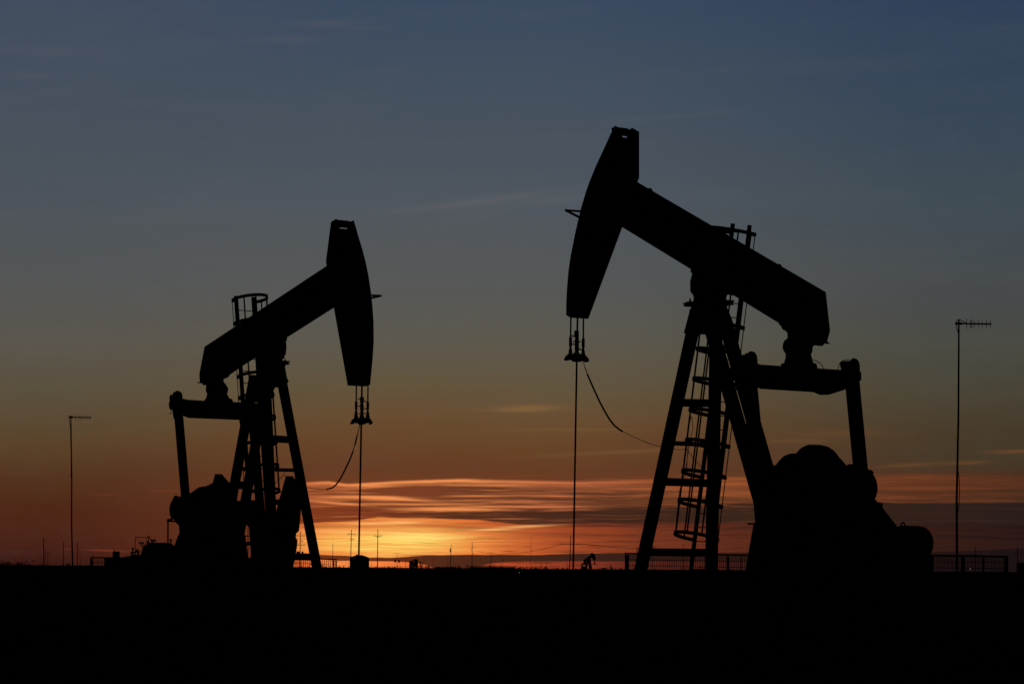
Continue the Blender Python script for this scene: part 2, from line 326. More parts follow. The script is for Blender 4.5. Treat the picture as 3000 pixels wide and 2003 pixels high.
# ------------------------------------------------------------------ a frame of reference for each pumping unit
class Unit:
    """u runs along the walking beam towards the horse head, v across it (away and to the right), z up"""
    def __init__(s, px, D, sgn, yaw=45):
        s.V = Vector((math.cos(math.radians(yaw)), math.sin(math.radians(yaw)), 0)); s.U = Vector((-s.V.y, s.V.x, 0))*(1 if sgn < 0 else -1)
        s.sgn = -1 if sgn < 0 else 1                       # local y = sgn * v
        w = world(px, PY0, D); s.O = Vector((w.x, w.y, 0)); s.rot = math.atan2(s.U.y, s.U.x)
    def L(s, u, v, z): return Vector((u, s.sgn*v, z))
    def at_v(s, px, py, v):
        d = ray(px, py); t = (v + (s.O-CAM).dot(s.V))/d.dot(s.V); p = CAM + d*t
        return (p-s.O).dot(s.U), p.z
    def at_u(s, px, py, u):
        d = ray(px, py); t = (u + (s.O-CAM).dot(s.U))/d.dot(s.U); p = CAM + d*t
        return (p-s.O).dot(s.V), p.z
    def P(s, px, py, v=0.0):
        u, z = s.at_v(px, py, v); return s.L(u, v, z)
    def Q(s, px, py, u):
        v, z = s.at_u(px, py, u); return s.L(u, v, z)
    def slab(s, mb, pts, v0, v1, plain=False):
        """profile in the u-z plane, v0..v1 thick, whose outline seen from the road is the traced one"""
        n = len(pts); A = sum(pts[i][0]*pts[(i+1)%n][1]-pts[(i+1)%n][0]*pts[i][1] for i in range(n)); sg = 1 if A > 0 else -1
        uz = []
        for i, (x, y) in enumerate(pts):
            if plain: uz.append(s.at_v(x, y, plain if plain is not True else v0)); continue
            nx = 0; ny = 0
            for a, b in ((pts[i-1], pts[i]), (pts[i], pts[(i+1)%n])):
                ex, ey = b[0]-a[0], b[1]-a[1]; l = math.hypot(ex, ey) or 1
                nx += sg*ey/l; ny += -sg*ex/l
            k = nx*1.0 + ny*0.07
            uz.append(s.at_v(x, y, max(v0, v1) if k > 0 else min(v0, v1)))
        mb.prism([s.L(u, v0, z) for u, z in uz], [s.L(u, v1, z) for u, z in uz]); return mb
    def cross(s, mb, pts, u0, u1):
        """the same for a profile in the v-z plane, u0..u1 thick"""
        n = len(pts); A = sum(pts[i][0]*pts[(i+1)%n][1]-pts[(i+1)%n][0]*pts[i][1] for i in range(n)); sg = 1 if A > 0 else -1
        right = s.U.x > 0; vz = []
        for i, (x, y) in enumerate(pts):
            nx = 0
            for a, b in ((pts[i-1], pts[i]), (pts[i], pts[(i+1)%n])):
                ex, ey = b[0]-a[0], b[1]-a[1]; l = math.hypot(ex, ey) or 1
                nx += sg*ey/l
            hi = (nx > 0) == right
            vz.append(s.at_u(x, y, max(u0, u1) if hi else min(u0, u1)))
        mb.prism([s.L(u0, v, z) for v, z in vz], [s.L(u1, v, z) for v, z in vz]); return mb
def disc_pts(cx, cy, rx, ry, n=28): return [(cx+rx*math.cos(2*math.pi*k/n), cy+ry*math.sin(2*math.pi*k/n)) for k in range(n)]

def to_ground(p, q):
    """where the line p -> q reaches the ground"""
    t = p.z/(p.z-q.z); return p + (q-p)*t

def build_pump(T, px, D, sgn, label):
    k = Unit(px, D, sgn); root = empty('pumpjack', k.O, k.rot)
    tag(root, label, 'pumpjack', 'large pumpjacks in the foreground')
    st = 'steel'
    # walking beam: two flanges and a web
    hw = T['beam_hw']
    o = MB(); k.slab(o, T['beam'], -hw, hw); beam = o.build('walking_beam', st, root)
    for pts in T.get('beam_lugs', []):
        o = MB(); k.slab(o, pts, -0.02, 0.02); o.build('lifting_lug', st, beam)
    # horse head
    hv = T['head_v']; o = MB()
    pl = T['plate']; o.prism([k.P(x, y, -hv) for x, y in pl], [k.L(k.at_v(x, y, -hv)[0], -hv+0.04, k.at_v(x, y, -hv)[1]) for x, y in pl])
    hd = o.build('horse_head', st, root)
    o = MB(); uz = [k.at_v(x, y, -hv) for x, y in pl]
    o.prism([k.L(u, hv-0.04, z) for u, z in uz], [k.L(u, hv, z) for u, z in uz]); o.build('side_plate', st, hd)
    i0, i1 = T['tread']                                   # curved tread between the two plates
    arc = pl[i0:i1+1]; uz = [k.at_v(x, y, -hv) for x, y in arc]
    inner = [(u-0.05, z) for u, z in uz]; o = MB()
    for a in range(len(uz)-1):
        q = [uz[a], uz[a+1], inner[a+1], inner[a]]
        o.prism([k.L(u, -hv+0.04, z) for u, z in q], [k.L(u, hv-0.04, z) for u, z in q])
    o.build('wire_line_tread', st, hd)
    uz = [k.at_v(x, y, -hv) for x, y in T['back']]; o = MB()
    for a in range(len(uz)-1):
        q = [uz[a], uz[a+1], (uz[a+1][0]+0.04, uz[a+1][1]), (uz[a][0]+0.04, uz[a][1])]
        o.prism([k.L(u, -hv+0.04, z) for u, z in q], [k.L(u, hv-0.04, z) for u, z in q])
    o.build('back_plate', st, hd)
    o = MB(); k.slab(o, T['head_floor'], -hv+0.04, hv-0.04, plain=-hv); o.build('bottom_plate', st, hd)
    o = MB(); uz = [k.at_v(x, y, -hv) for x, y in T['top_bar_uz']]
    vv = [k.at_u(x, T['top_bar'][0][1], uz[0][0])[0] for x in (T['top_bar'][0][0], T['top_bar'][1][0])]
    o.prism([k.L(u, -hv+0.11, z) for u, z in uz], [k.L(u, hv-0.11, z) for u, z in uz])
    uz2 = [(u, z-0.012) for u, z in uz]; o.prism([k.L(u+0.004, -hv+0.02, z) for u, z in uz2], [k.L(u+0.004, hv-0.02, z) for u, z in uz2]); o.build('hanger_bar', st, hd)
    o = MB()
    for a, b in T['bracket']: o.strut(k.P(*a, 0.0), k.P(*b, 0.0), 0.045)
    o.build('bumper_bracket', st, hd)
    # bridle, carrier bar, polished rod
    for x0, y0, x1, y1 in T['ropes']:
        u = k.at_v(T['rod'][0][0], T['rod'][0][1], 0)[0]
        o = MB(); o.tube([k.Q(x0, y0, u), k.Q(x1, y1, u)], T['rope_r']); rp = o.build('wire_rope', 'galv', root)
        o = MB(); base = k.Q(x1, y1, u); s_ = T['s']
        o.lathe(base, [(0.012*s_,0.06*s_),(0.036*s_,0.02*s_),(0.036*s_,-0.16*s_),(0.022*s_,-0.175*s_),(0.03*s_,-0.21*s_),(0.055*s_,-0.36*s_),(0.05*s_,-0.46*s_)], 12); o.build('rope_socket', st, rp)
    u = k.at_v(T['rod'][0][0], T['rod'][0][1], 0)[0]
    o = MB(); k.cross(o, T['carrier'], u-0.05, u+0.05); o.build('carrier_bar', st, root)
    o = MB(); top = k.Q(*T['rod'][0], u); bot = k.Q(*T['rod'][1], u); bot = to_ground(top, bot); bot.z = 0.9 if bot.z < 0.9 else bot.z
    bot = top+(bot-top)*((top.z-0.95)/(top.z-bot.z)) if bot.z < 0.95 else bot
    o.tube([top, bot], T['rod_r'], 10); rod = o.build('polished_rod', 'galv', root)
    o = MB(); 
    for (x, y0, y1, r) in T['clamps']:
        a = k.Q(x, y0, u); b = k.Q(x, y1, u); o.lathe(a, [(r*0.8, 0), (r, (a-b).length*0.15), (r, (a-b).length*0.85), (r*0.8, (a-b).length)], 12, b-a)
    for (xa, ya, xb, yb) in T['bolts']: o.tube([k.Q(xa, ya, u), k.Q(xb, yb, u)], 0.016, 6)
    o.build('rod_clamp', st, rod)
    well = k.Q(*T['rod'][1], u)
    # signal cable
    o = MB(); o.tube([k.P(x, y, 0) for x, y in T['cable'][0]], 0.011, 6); cb = o.build('signal_cable', 'rubber', root)
    o = MB(); o.tube([k.P(x, y, 0) for x, y in T['cable'][1]], 0.02, 6); o.build('cable_sleeve', 'rubber', cb)
    for c in T['cable'][2:]:
        o = MB(); o.tube([k.P(x, y, 0.0) for x, y in c], 0.007, 5); o.build('signal_wire', 'rubber', cb)
    # samson post
    o = MB(); k.slab(o, T['saddle'], -0.10, 0.10); o.build('saddle_bearing', st, root, 0.01)
    for pts, va, vb in T['saddle_bits']:
        o = MB(); k.slab(o, pts, va, vb); o.build('bearing_bolt', st, root)
    o = MB(); k.slab(o, T['post_top'], -0.28, 0.28); o.build('post_top_plate', st, root)
    L = T['legs']; legs = {}
    for nm, (a, va, b, vb, w) in L.items():
        p = k.P(*a, va); q = k.P(*b, vb); gq = to_ground(p, q); legs[nm] = (p, gq)
        o = MB(); o.strut(p, gq, w, side=(0,1,0)); lg = o.build('front_leg' if nm.startswith('f') else 'rear_leg', st, root)
        o = MB(); o.box((gq.x, gq.y, 0.02), w*2, w*2, 0.04); o.build('foot_plate', st, lg)
    def on(nm, y):                                         # point of a leg seen at picture height y
        p, q = legs[nm]; lo, hi = 0.0, 1.0
        for _ in range(40):
            mid = (lo+hi)/2; w_ = p+(q-p)*mid
            P3 = k.O + k.U*w_.x + k.V*(w_.y*k.sgn) + Vector((0,0,w_.z)); d = P3-CAM
            yy = PY0 - F*d.dot(U_)/d.y
            if yy < y: lo = mid
            else: hi = mid
        return p+(q-p)*lo
    for nm1, y1, nm2, y2, th in T['bars']:
        o = MB(); o.strut(on(nm1, y1), on(nm2, y2), th, 0.10, side=(0,0,1)); o.build('cross_bar', st, root)
    # ladder with its safety cage
    lv = T['ladder_v']; tp = k.P(*T['ladder'][0], lv); bt = k.P(*T['ladder'][1], lv); bt0 = to_ground(tp, bt)
    A = (tp-bt0).normalized(); Vx = k.L(0, 1, 0); Nn = Vector((A.z, 0, -A.x)); 
    if Nn.x < 0: Nn = -Nn
    Nn = Nn*math.cos(T['tilt']) + A*math.sin(T['tilt'])
    hr = T['rail_half']; o = MB()
    for sgn_ in (-1, 1): o.strut(bt0 + Vx*(sgn_*hr), tp + Vx*(sgn_*hr) + A*T['rail_up'], T['rail_w'], 0.06, side=Vx)
    lad = o.build('ladder', st, root)
    n_r = int((tp-bt0).length/0.305)
    for i in range(1, n_r+1):
        o = MB(); c = bt0 + A*(0.305*i); o.tube([c-Vx*hr, c+Vx*hr], 0.012, 6); o.build('rung', st, lad)
    o = MB(); R = T['hoop_r']; off = T['hoop_off']; hb = 0.045
    def hoop_pt(t, ph, dr=0): return bt0 + A*t + Nn*(off+(R+dr)*math.cos(ph)) + Vx*((R+dr)*math.sin(ph))
    def t_at(y):
        lo, hi = 0.0, (tp-bt0).length+1
        for _ in range(40):
            mid = (lo+hi)/2; w_ = bt0+A*mid+Nn*off; P3 = k.O + k.U*w_.x + k.V*(w_.y*k.sgn) + Vector((0,0,w_.z)); d = P3-CAM
            if PY0 - F*d.dot(U_)/d.y > y: lo = mid
            else: hi = mid
        return lo
    ts = [t_at(y) for y in T['hoops']]; phs = [math.radians(-128+256*i/24) for i in range(25)]
    for t in ts:
        ring = [hoop_pt(t, ph) for ph in phs]
        ring = [bt0+A*t-Vx*hr] + ring + [bt0+A*t+Vx*hr] if math.sin(phs[0]) < 0 else ring
        o = MB()
        for a, b in zip(ring[:-1], ring[1:]): o.strut(a, b, 0.08, 0.012, side=A)
        o.build('cage_hoop', st, lad)
    for ph in T['cage_bars']:
        o = MB(); o.strut(hoop_pt(min(ts), math.radians(ph)), hoop_pt(max(ts), math.radians(ph)), 0.036, 0.01, side=Vx*math.cos(math.radians(ph))-Nn*math.sin(math.radians(ph))); o.build('cage_bar', st, lad)
    # equalizer, its bearing and the pitman arms
    ue = k.at_v(*T['eq_c'], 0)[0]
    o = MB(); k.cross(o, T['equalizer'], ue-0.12, ue+0.12); eq = o.build('equalizer_beam', st, root)
    for pts in T['eq_caps']:
        o = MB(); k.cross(o, pts, ue-0.045, ue+0.045); o.build('end_cap', st, eq)
    for c in T['eq_wires']:
        o = MB(); o.tube([k.Q(x, y, ue) for x, y in c], 0.008, 5); o.build('grease_line', 'rubber', eq)
    o = MB(); k.slab(o, T['tail_bearing'], -0.07, 0.07); o.build('tail_bearing', st, root, 0.015)
    vs_ = []
    for (a, b, w) in T['pitmans']:
        p = k.Q(*a, ue); v_ = p.y*k.sgn; q = k.P(*b, v_); vs_.append(v_)
        o = MB(); o.strut(p, q, w, side=(0,1,0)); pm = o.build('pitman_arm', st, root)
        o = MB(); o.lathe(q-k.L(0,0.16,0), [(0.12,0),(0.17,0.03),(0.17,0.29),(0.12,0.32)], 20, k.L(0,1,0)); o.build('wrist_pin', st, pm)
    for nm, pts, v0, v1, bev, *pl_ in T['slabs']:
        nm2 = nm.split('/'); o = MB(); k.slab(o, pts, v0, v1, plain=pl_[0] if pl_ else False)
        ob = o.build(nm2[-1], 'concrete' if nm2[-1] == 'foundation_block' else st, root, bev)
    for pts, v0, v1, cw in T['cranks']:
        o = MB(); k.slab(o, pts, v0, v1); cr_ = o.build('crank', st, root, 0.01)
        for c in cw:
            o = MB(); k.slab(o, c, v0-0.06, v1+0.06); o.build('counterweight', st, cr_, 0.02)
    # prime mover: cylinder lying across the unit
    mx, my, mr, mv0, mv1 = T['motor']; u, z = k.at_v(mx, my, mv1); o = MB()
    c0 = k.L(u, mv0, z); o.lathe(c0, [(mr*0.75,-0.03),(mr*0.93,0),(mr,0.08),(mr,mv1-mv0-0.10),(mr*0.97,mv1-mv0-0.03),(mr*0.85,mv1-mv0+0.02),(mr*0.3,mv1-mv0+0.03)], 32, k.L(0,1,0))
    mo = o.build('motor', st, root)
    ex, ey, er = T['eye']; e = k.P(ex, ey, (mv0+mv1)/2); o = MB()
    o.tube([e + Vector((er*math.cos(a), k.sgn*er*0.7*math.cos(a)*0, er*math.sin(a))) for a in [i*math.pi/8 for i in range(17)]], 0.016, 6)
    o.tube([e-Vector((0,0,er)), e-Vector((0,0,er+0.08))], 0.018, 6); o.build('lifting_eye', st, mo)
    o = MB(); o.box((u, k.sgn*(mv0+mv1)/2, (z-mr)/2+0.05), 0.7, abs(mv1-mv0)*0.9, max(z-mr, 0.1)+0.1); o.build('motor_base', 'steel', root)
    for nm, segs, w in T['extras']:
        o = MB()
        for a, b, v_ in segs: o.strut(k.P(*a, v_), k.P(*b, v_), w)
        o.build(nm, st, root)
    # skid and foundation
    umax = max(legs['fn'][1].x, legs['ff'][1].x)+0.4; umin = u-0.6
    o = MB()
    for yy in (-0.75, 0.75): o.strut((umin, yy, 0.14), (umax, yy, 0.14), 0.2, 0.28, side=(0,1,0))
    for i in range(6):
        xx = umin+0.3+(umax-umin-0.6)*i/5; o.strut((xx, -0.652, 0.13), (xx, 0.652, 0.13), 0.16, 0.2, side=(1,0,0))
    o.build('skid_frame', st, root)
    # the wellhead belongs to the well, not to the machine
    wr = empty('wellhead', k.O + k.U*well.x + k.V*(well.y*k.sgn), k.rot); wr.location.z = 0
    tag(wr, T['well_label'], 'wellhead', 'wellheads under the polished rods')
    o = MB(); o.lathe((0,0,0), [(0.22,0),(0.22,0.06),(0.11,0.08),(0.11,0.35),(0.2,0.36),(0.2,0.44),(0.09,0.46),(0.09,0.72),(0.13,0.73),(0.13,0.9),(0.06,0.92),(0.06,0.95)], 20); o.build('casing_head', 'rust', wr)
    o = MB(); o.tube([(0.08,0,0.58),(0.5,0,0.58),(0.55,0,0.5),(0.55,0,0.04)], 0.035, 8); o.build('flow_line', 'rust', wr)
    o = MB(); o.lathe((-0.09,0,0.58), [(0.03,0),(0.03,0.12),(0.11,0.13),(0.11,0.15)], 16, (-1,0,0)); o.build('valve_wheel', 'rust', wr)
    return k, root

# ------------------------------------------------------------------ right-hand pumping unit
plateR = [(1800.5,369),(1791,388),(1784.5,402),(1778.8,415),(1763.5,448),(1745.6,486.7),(1727.7,530),(1716,563),(1701,614),(1685.6,679.5),(1671.5,750),(1665,795),(1661,843),(1658.8,885),(1658.4,922.7),
          (1671,930.5),(1770,662),(1815,528),(1820,515),(1820,380)]
TR = dict(s=1.0, beam_hw=0.14, beam=[(1815,505),(1870,535),(2419.5,855.4),(2432,969),(2422,1005),(2408,1006),(2306,975),(2282,946.5),(1825,667),(1790,640)],
  beam_lugs=[[(1898,552),(1903,551),(1910,553),(1913,562),(1905,575),(1890,566)], [(2278,775),(2284,773),(2289,776),(2293,786),(2284,796),(2270,788)]],
  head_v=0.285, plate=plateR, tread=(2,14), back=[(1820,402),(1820,515),(1815,528),(1770,662),(1671,930)],
  head_floor=[(1659,922),(1671,930),(1676,917),(1660,909)],
  top_bar=[(1818,373),(1849,377)], top_bar_uz=[(1790,374),(1796,371),(1800,393),(1792,393)],
  bracket=[((1658,616),(1712,620)), ((1659,617),(1706,641)), ((1659,613),(1659,619))],
  ropes=[(1673,905,1671.5,992),(1709.5,905,1708.8,996)], rope_r=0.018,
  rod=[(1692.3,905),(1680.3,1665)], rod_r=0.021,
  carrier=[(1651.4,1053),(1656,1044),(1662,1038),(1680,1036),(1700,1036),(1716,1040),(1723,1048),(1727.6,1055),(1722,1061),(1714,1060),(1707,1056),(1700,1060),(1678,1060),(1674,1055),(1668,1055),(1662,1056.5),(1655,1056)],
  clamps=[(1689,968,988,0.055),(1690,988,1034,0.048),(1689,1032,1046,0.07)],
  bolts=[(1675,983,1695,989),(1680,1000,1701,1001),(1677,1008,1690,1008),(1689,1021,1705,1024)],
  cable=[[(1707,1056),(1711,1066),(1713,1074),(1724,1103)], [(1721,1097),(1740,1140),(1757,1177),(1772,1205),(1787,1230),(1800,1246),(1812,1256),(1823.5,1263)],
         [(1823,1263),(1860,1281),(1895,1296),(1935,1308),(1972,1315),(1993,1317),(2006,1315),(2011,1308)], [(2011,1308),(2013,1317),(2035,1345),(2056,1369)],
         [(2025,1219),(2016,1256),(2016,1300),(2012,1370),(1990,1440),(1978,1560)], [(2027,1219),(2030,1255),(2021,1292),(2008,1380)]],
  saddle=[(2024,780),(2022,797),(2027,800.5),(2021,825),(2021.5,845),(2020,849),(2024,855),(2023,859),(2028,861),(2031.7,872),(2030,883),(2020,910),(2133,908),(2128,885),(2128,877),(2129,868),(2134,861),(2144,850),(2100,760)],
  saddle_bits=[([(2001,887),(2006,887),(2010,884),(2018,883),(2030,882),(2030,899),(2018.5,899),(2003,898),(2002,894),(2007,892),(2001,892)],-0.14,-0.11),
     ([(2018,884),(2019,876),(2021,874),(2024,876),(2025,884)],-0.1,-0.05),
     ([(2120,878),(2128,877),(2133,879),(2145,879),(2149,879),(2152,882),(2149,885.5),(2146,886),(2150,889),(2150,893),(2133,896),(2120,898)],0.11,0.14)],
  post_top=[(2020,906),(2019,915),(2003,976),(2066,977.5),(2120,985),(2160,985),(2144,933),(2131,903)],
  legs=dict(fn=((2040,920),-0.25,(1878,1665),-1.0,0.2), ff=((2098,976),0.25,(2084,1665),1.0,0.196), rn=((2077,940),-0.24,(2159,1227),-0.24,0.218), rf=((2123,940),0.24,(2205,1227),0.24,0.218)),
  bars=[('fn',1179,'ff',1181,0.165),('fn',1297,'ff',1303,0.093),('fn',1410,'ff',1415,0.17),('fn',1616,'ff',1618,0.17),('rn',1300,'rf',1304,0.1),('rn',1450,'rf',1450,0.12)],
  ladder=[(2170.5,668),(2057,1604)], ladder_v=0.85, rail_half=0.27, rail_up=0.08, rail_w=0.075, hoop_r=0.50, hoop_off=0.2,
  hoops=[678,770,862,952,1032,1120,1210,1300,1390,1476,1572], tilt=math.radians(4), cage_bars=[-100,-68,-22,22,60,98,118],
  eq_c=(2345,1108), equalizer=[(2195,1066),(2219.5,1067),(2458,1082.6),(2512,1086),(2518,1117),(2471,1142.7),(2441.7,1151.6),(2430,1151.6),(2428,1156),(2423,1151),(2228.4,1139),(2218.7,1135),(2190,1130)],
  eq_caps=[[(2174,1039),(2182,1038),(2184,1034),(2190,1034),(2195,1030),(2204,1028.5),(2212,1032),(2218,1042),(2219.5,1055),(2219.5,1130),(2200,1150),(2174,1150)],
           [(2460,1066),(2462,1060),(2470,1057),(2484,1058),(2491,1056),(2496,1050.5),(2503,1049),(2510,1051),(2516,1058),(2519,1068),(2519.6,1087),(2523,1090),(2524,1112),(2518,1117),(2518,1150),(2500,1160),(2488,1160),(2500,1128),(2478,1138)]],
  eq_wires=[[(2381,1053),(2393,1058),(2403,1064),(2411,1074),(2415,1081)], [(2455,1083),(2458,1068),(2464,1059),(2474,1054),(2483,1053),(2492,1055)], [(2497,1145),(2497,1137),(2501,1129)]],
  tail_bearing=[(2283,940),(2280,950),(2287,955),(2289,961),(2293,966),(2300,969),(2306,975),(2306,990),(2298,996),(2293,1005),(2292,1015),(2293,1025),(2300.5,1036.6),(2300.5,1047),(2296,1063),(2287,1064.7),(2287,1076),(2398,1084),(2396,1078),(2393,1064),(2385,1064),(2381.7,1056),(2377,1038),(2381,1030),(2382,1016),(2386,1012),(2391,1011),(2398,1013),(2412,1012),(2416,1008),(2416,1000),(2360,960)],
  pitmans=[((2196.5,1120),(2246,1655),0.218),((2497,1120),(2548,1655),0.222)],
  slabs=[('belt_guard',[(2330,1338),(2335,1324),(2343,1314.6),(2350,1309.5),(2358,1306),(2365,1303),(2372,1301.6),(2380,1301.6),(2412,1304.5),(2421,1306),(2429.5,1310),(2437,1314.5),(2444,1320),(2451,1328),(2458,1337.5),(2477,1359),(2570,1469),(2586,1473),(2586.5,1487),(2630,1543),(2640,1620),(2560,1620),(2440,1500),(2345,1430)],0.15,0.45,0.0),
         ('gearbox_cover',[(2235,1440),(2262,1383),(2268,1370),(2277,1355),(2286,1344.5),(2295,1336),(2305,1331),(2315,1328),(2345,1327),(2380,1340),(2430,1400),(2440,1540),(2235,1540)],-0.35,-0.22,0.0), ('gearbox',[(2262,1420),(2300,1365),(2400,1365),(2430,1400),(2440,1540),(2262,1540)],-0.22,0.14,0.0),
         ('gearbox_pedestal',[(2300,1530),(2330,1425),(2440,1400),(2480,1368),(2562,1466),(2600,1540),(2628,1560),(2640,1700),(2640,1870),(2262,1870),(2262,1560)],-0.1,0.42,0.0)],
  cranks=[([(2235,1430),(2250,1385),(2285,1385),(2300,1430),(2290,1600),(2280,1720),(2172,1720),(2184,1665),(2195,1600),(2206,1538),(2212,1525)],-1.15,-0.95,[disc_pts(2268,1428,62,66)]),
          ([(2475,1425),(2488,1385),(2515,1385),(2530,1430),(2580,1600),(2575,1680),(2545,1700),(2520,1690),(2490,1600)],0.95,1.15,[disc_pts(2502,1429,69.5,70,36)])],
  motor=(2699,1591,0.357,-0.35,0.35), eye=(2645.6,1536,0.045),
  extras=[('brake_lever',[((2191,1533.5),(2215,1533.5),-1.0)],0.035), ('guard_stay',[((2548,1379),(2556,1386),1.0),((2535,1380),(2550,1380),1.0)],0.06)],
  well_label='wellhead under the polished rod of the larger right-hand pumpjack')

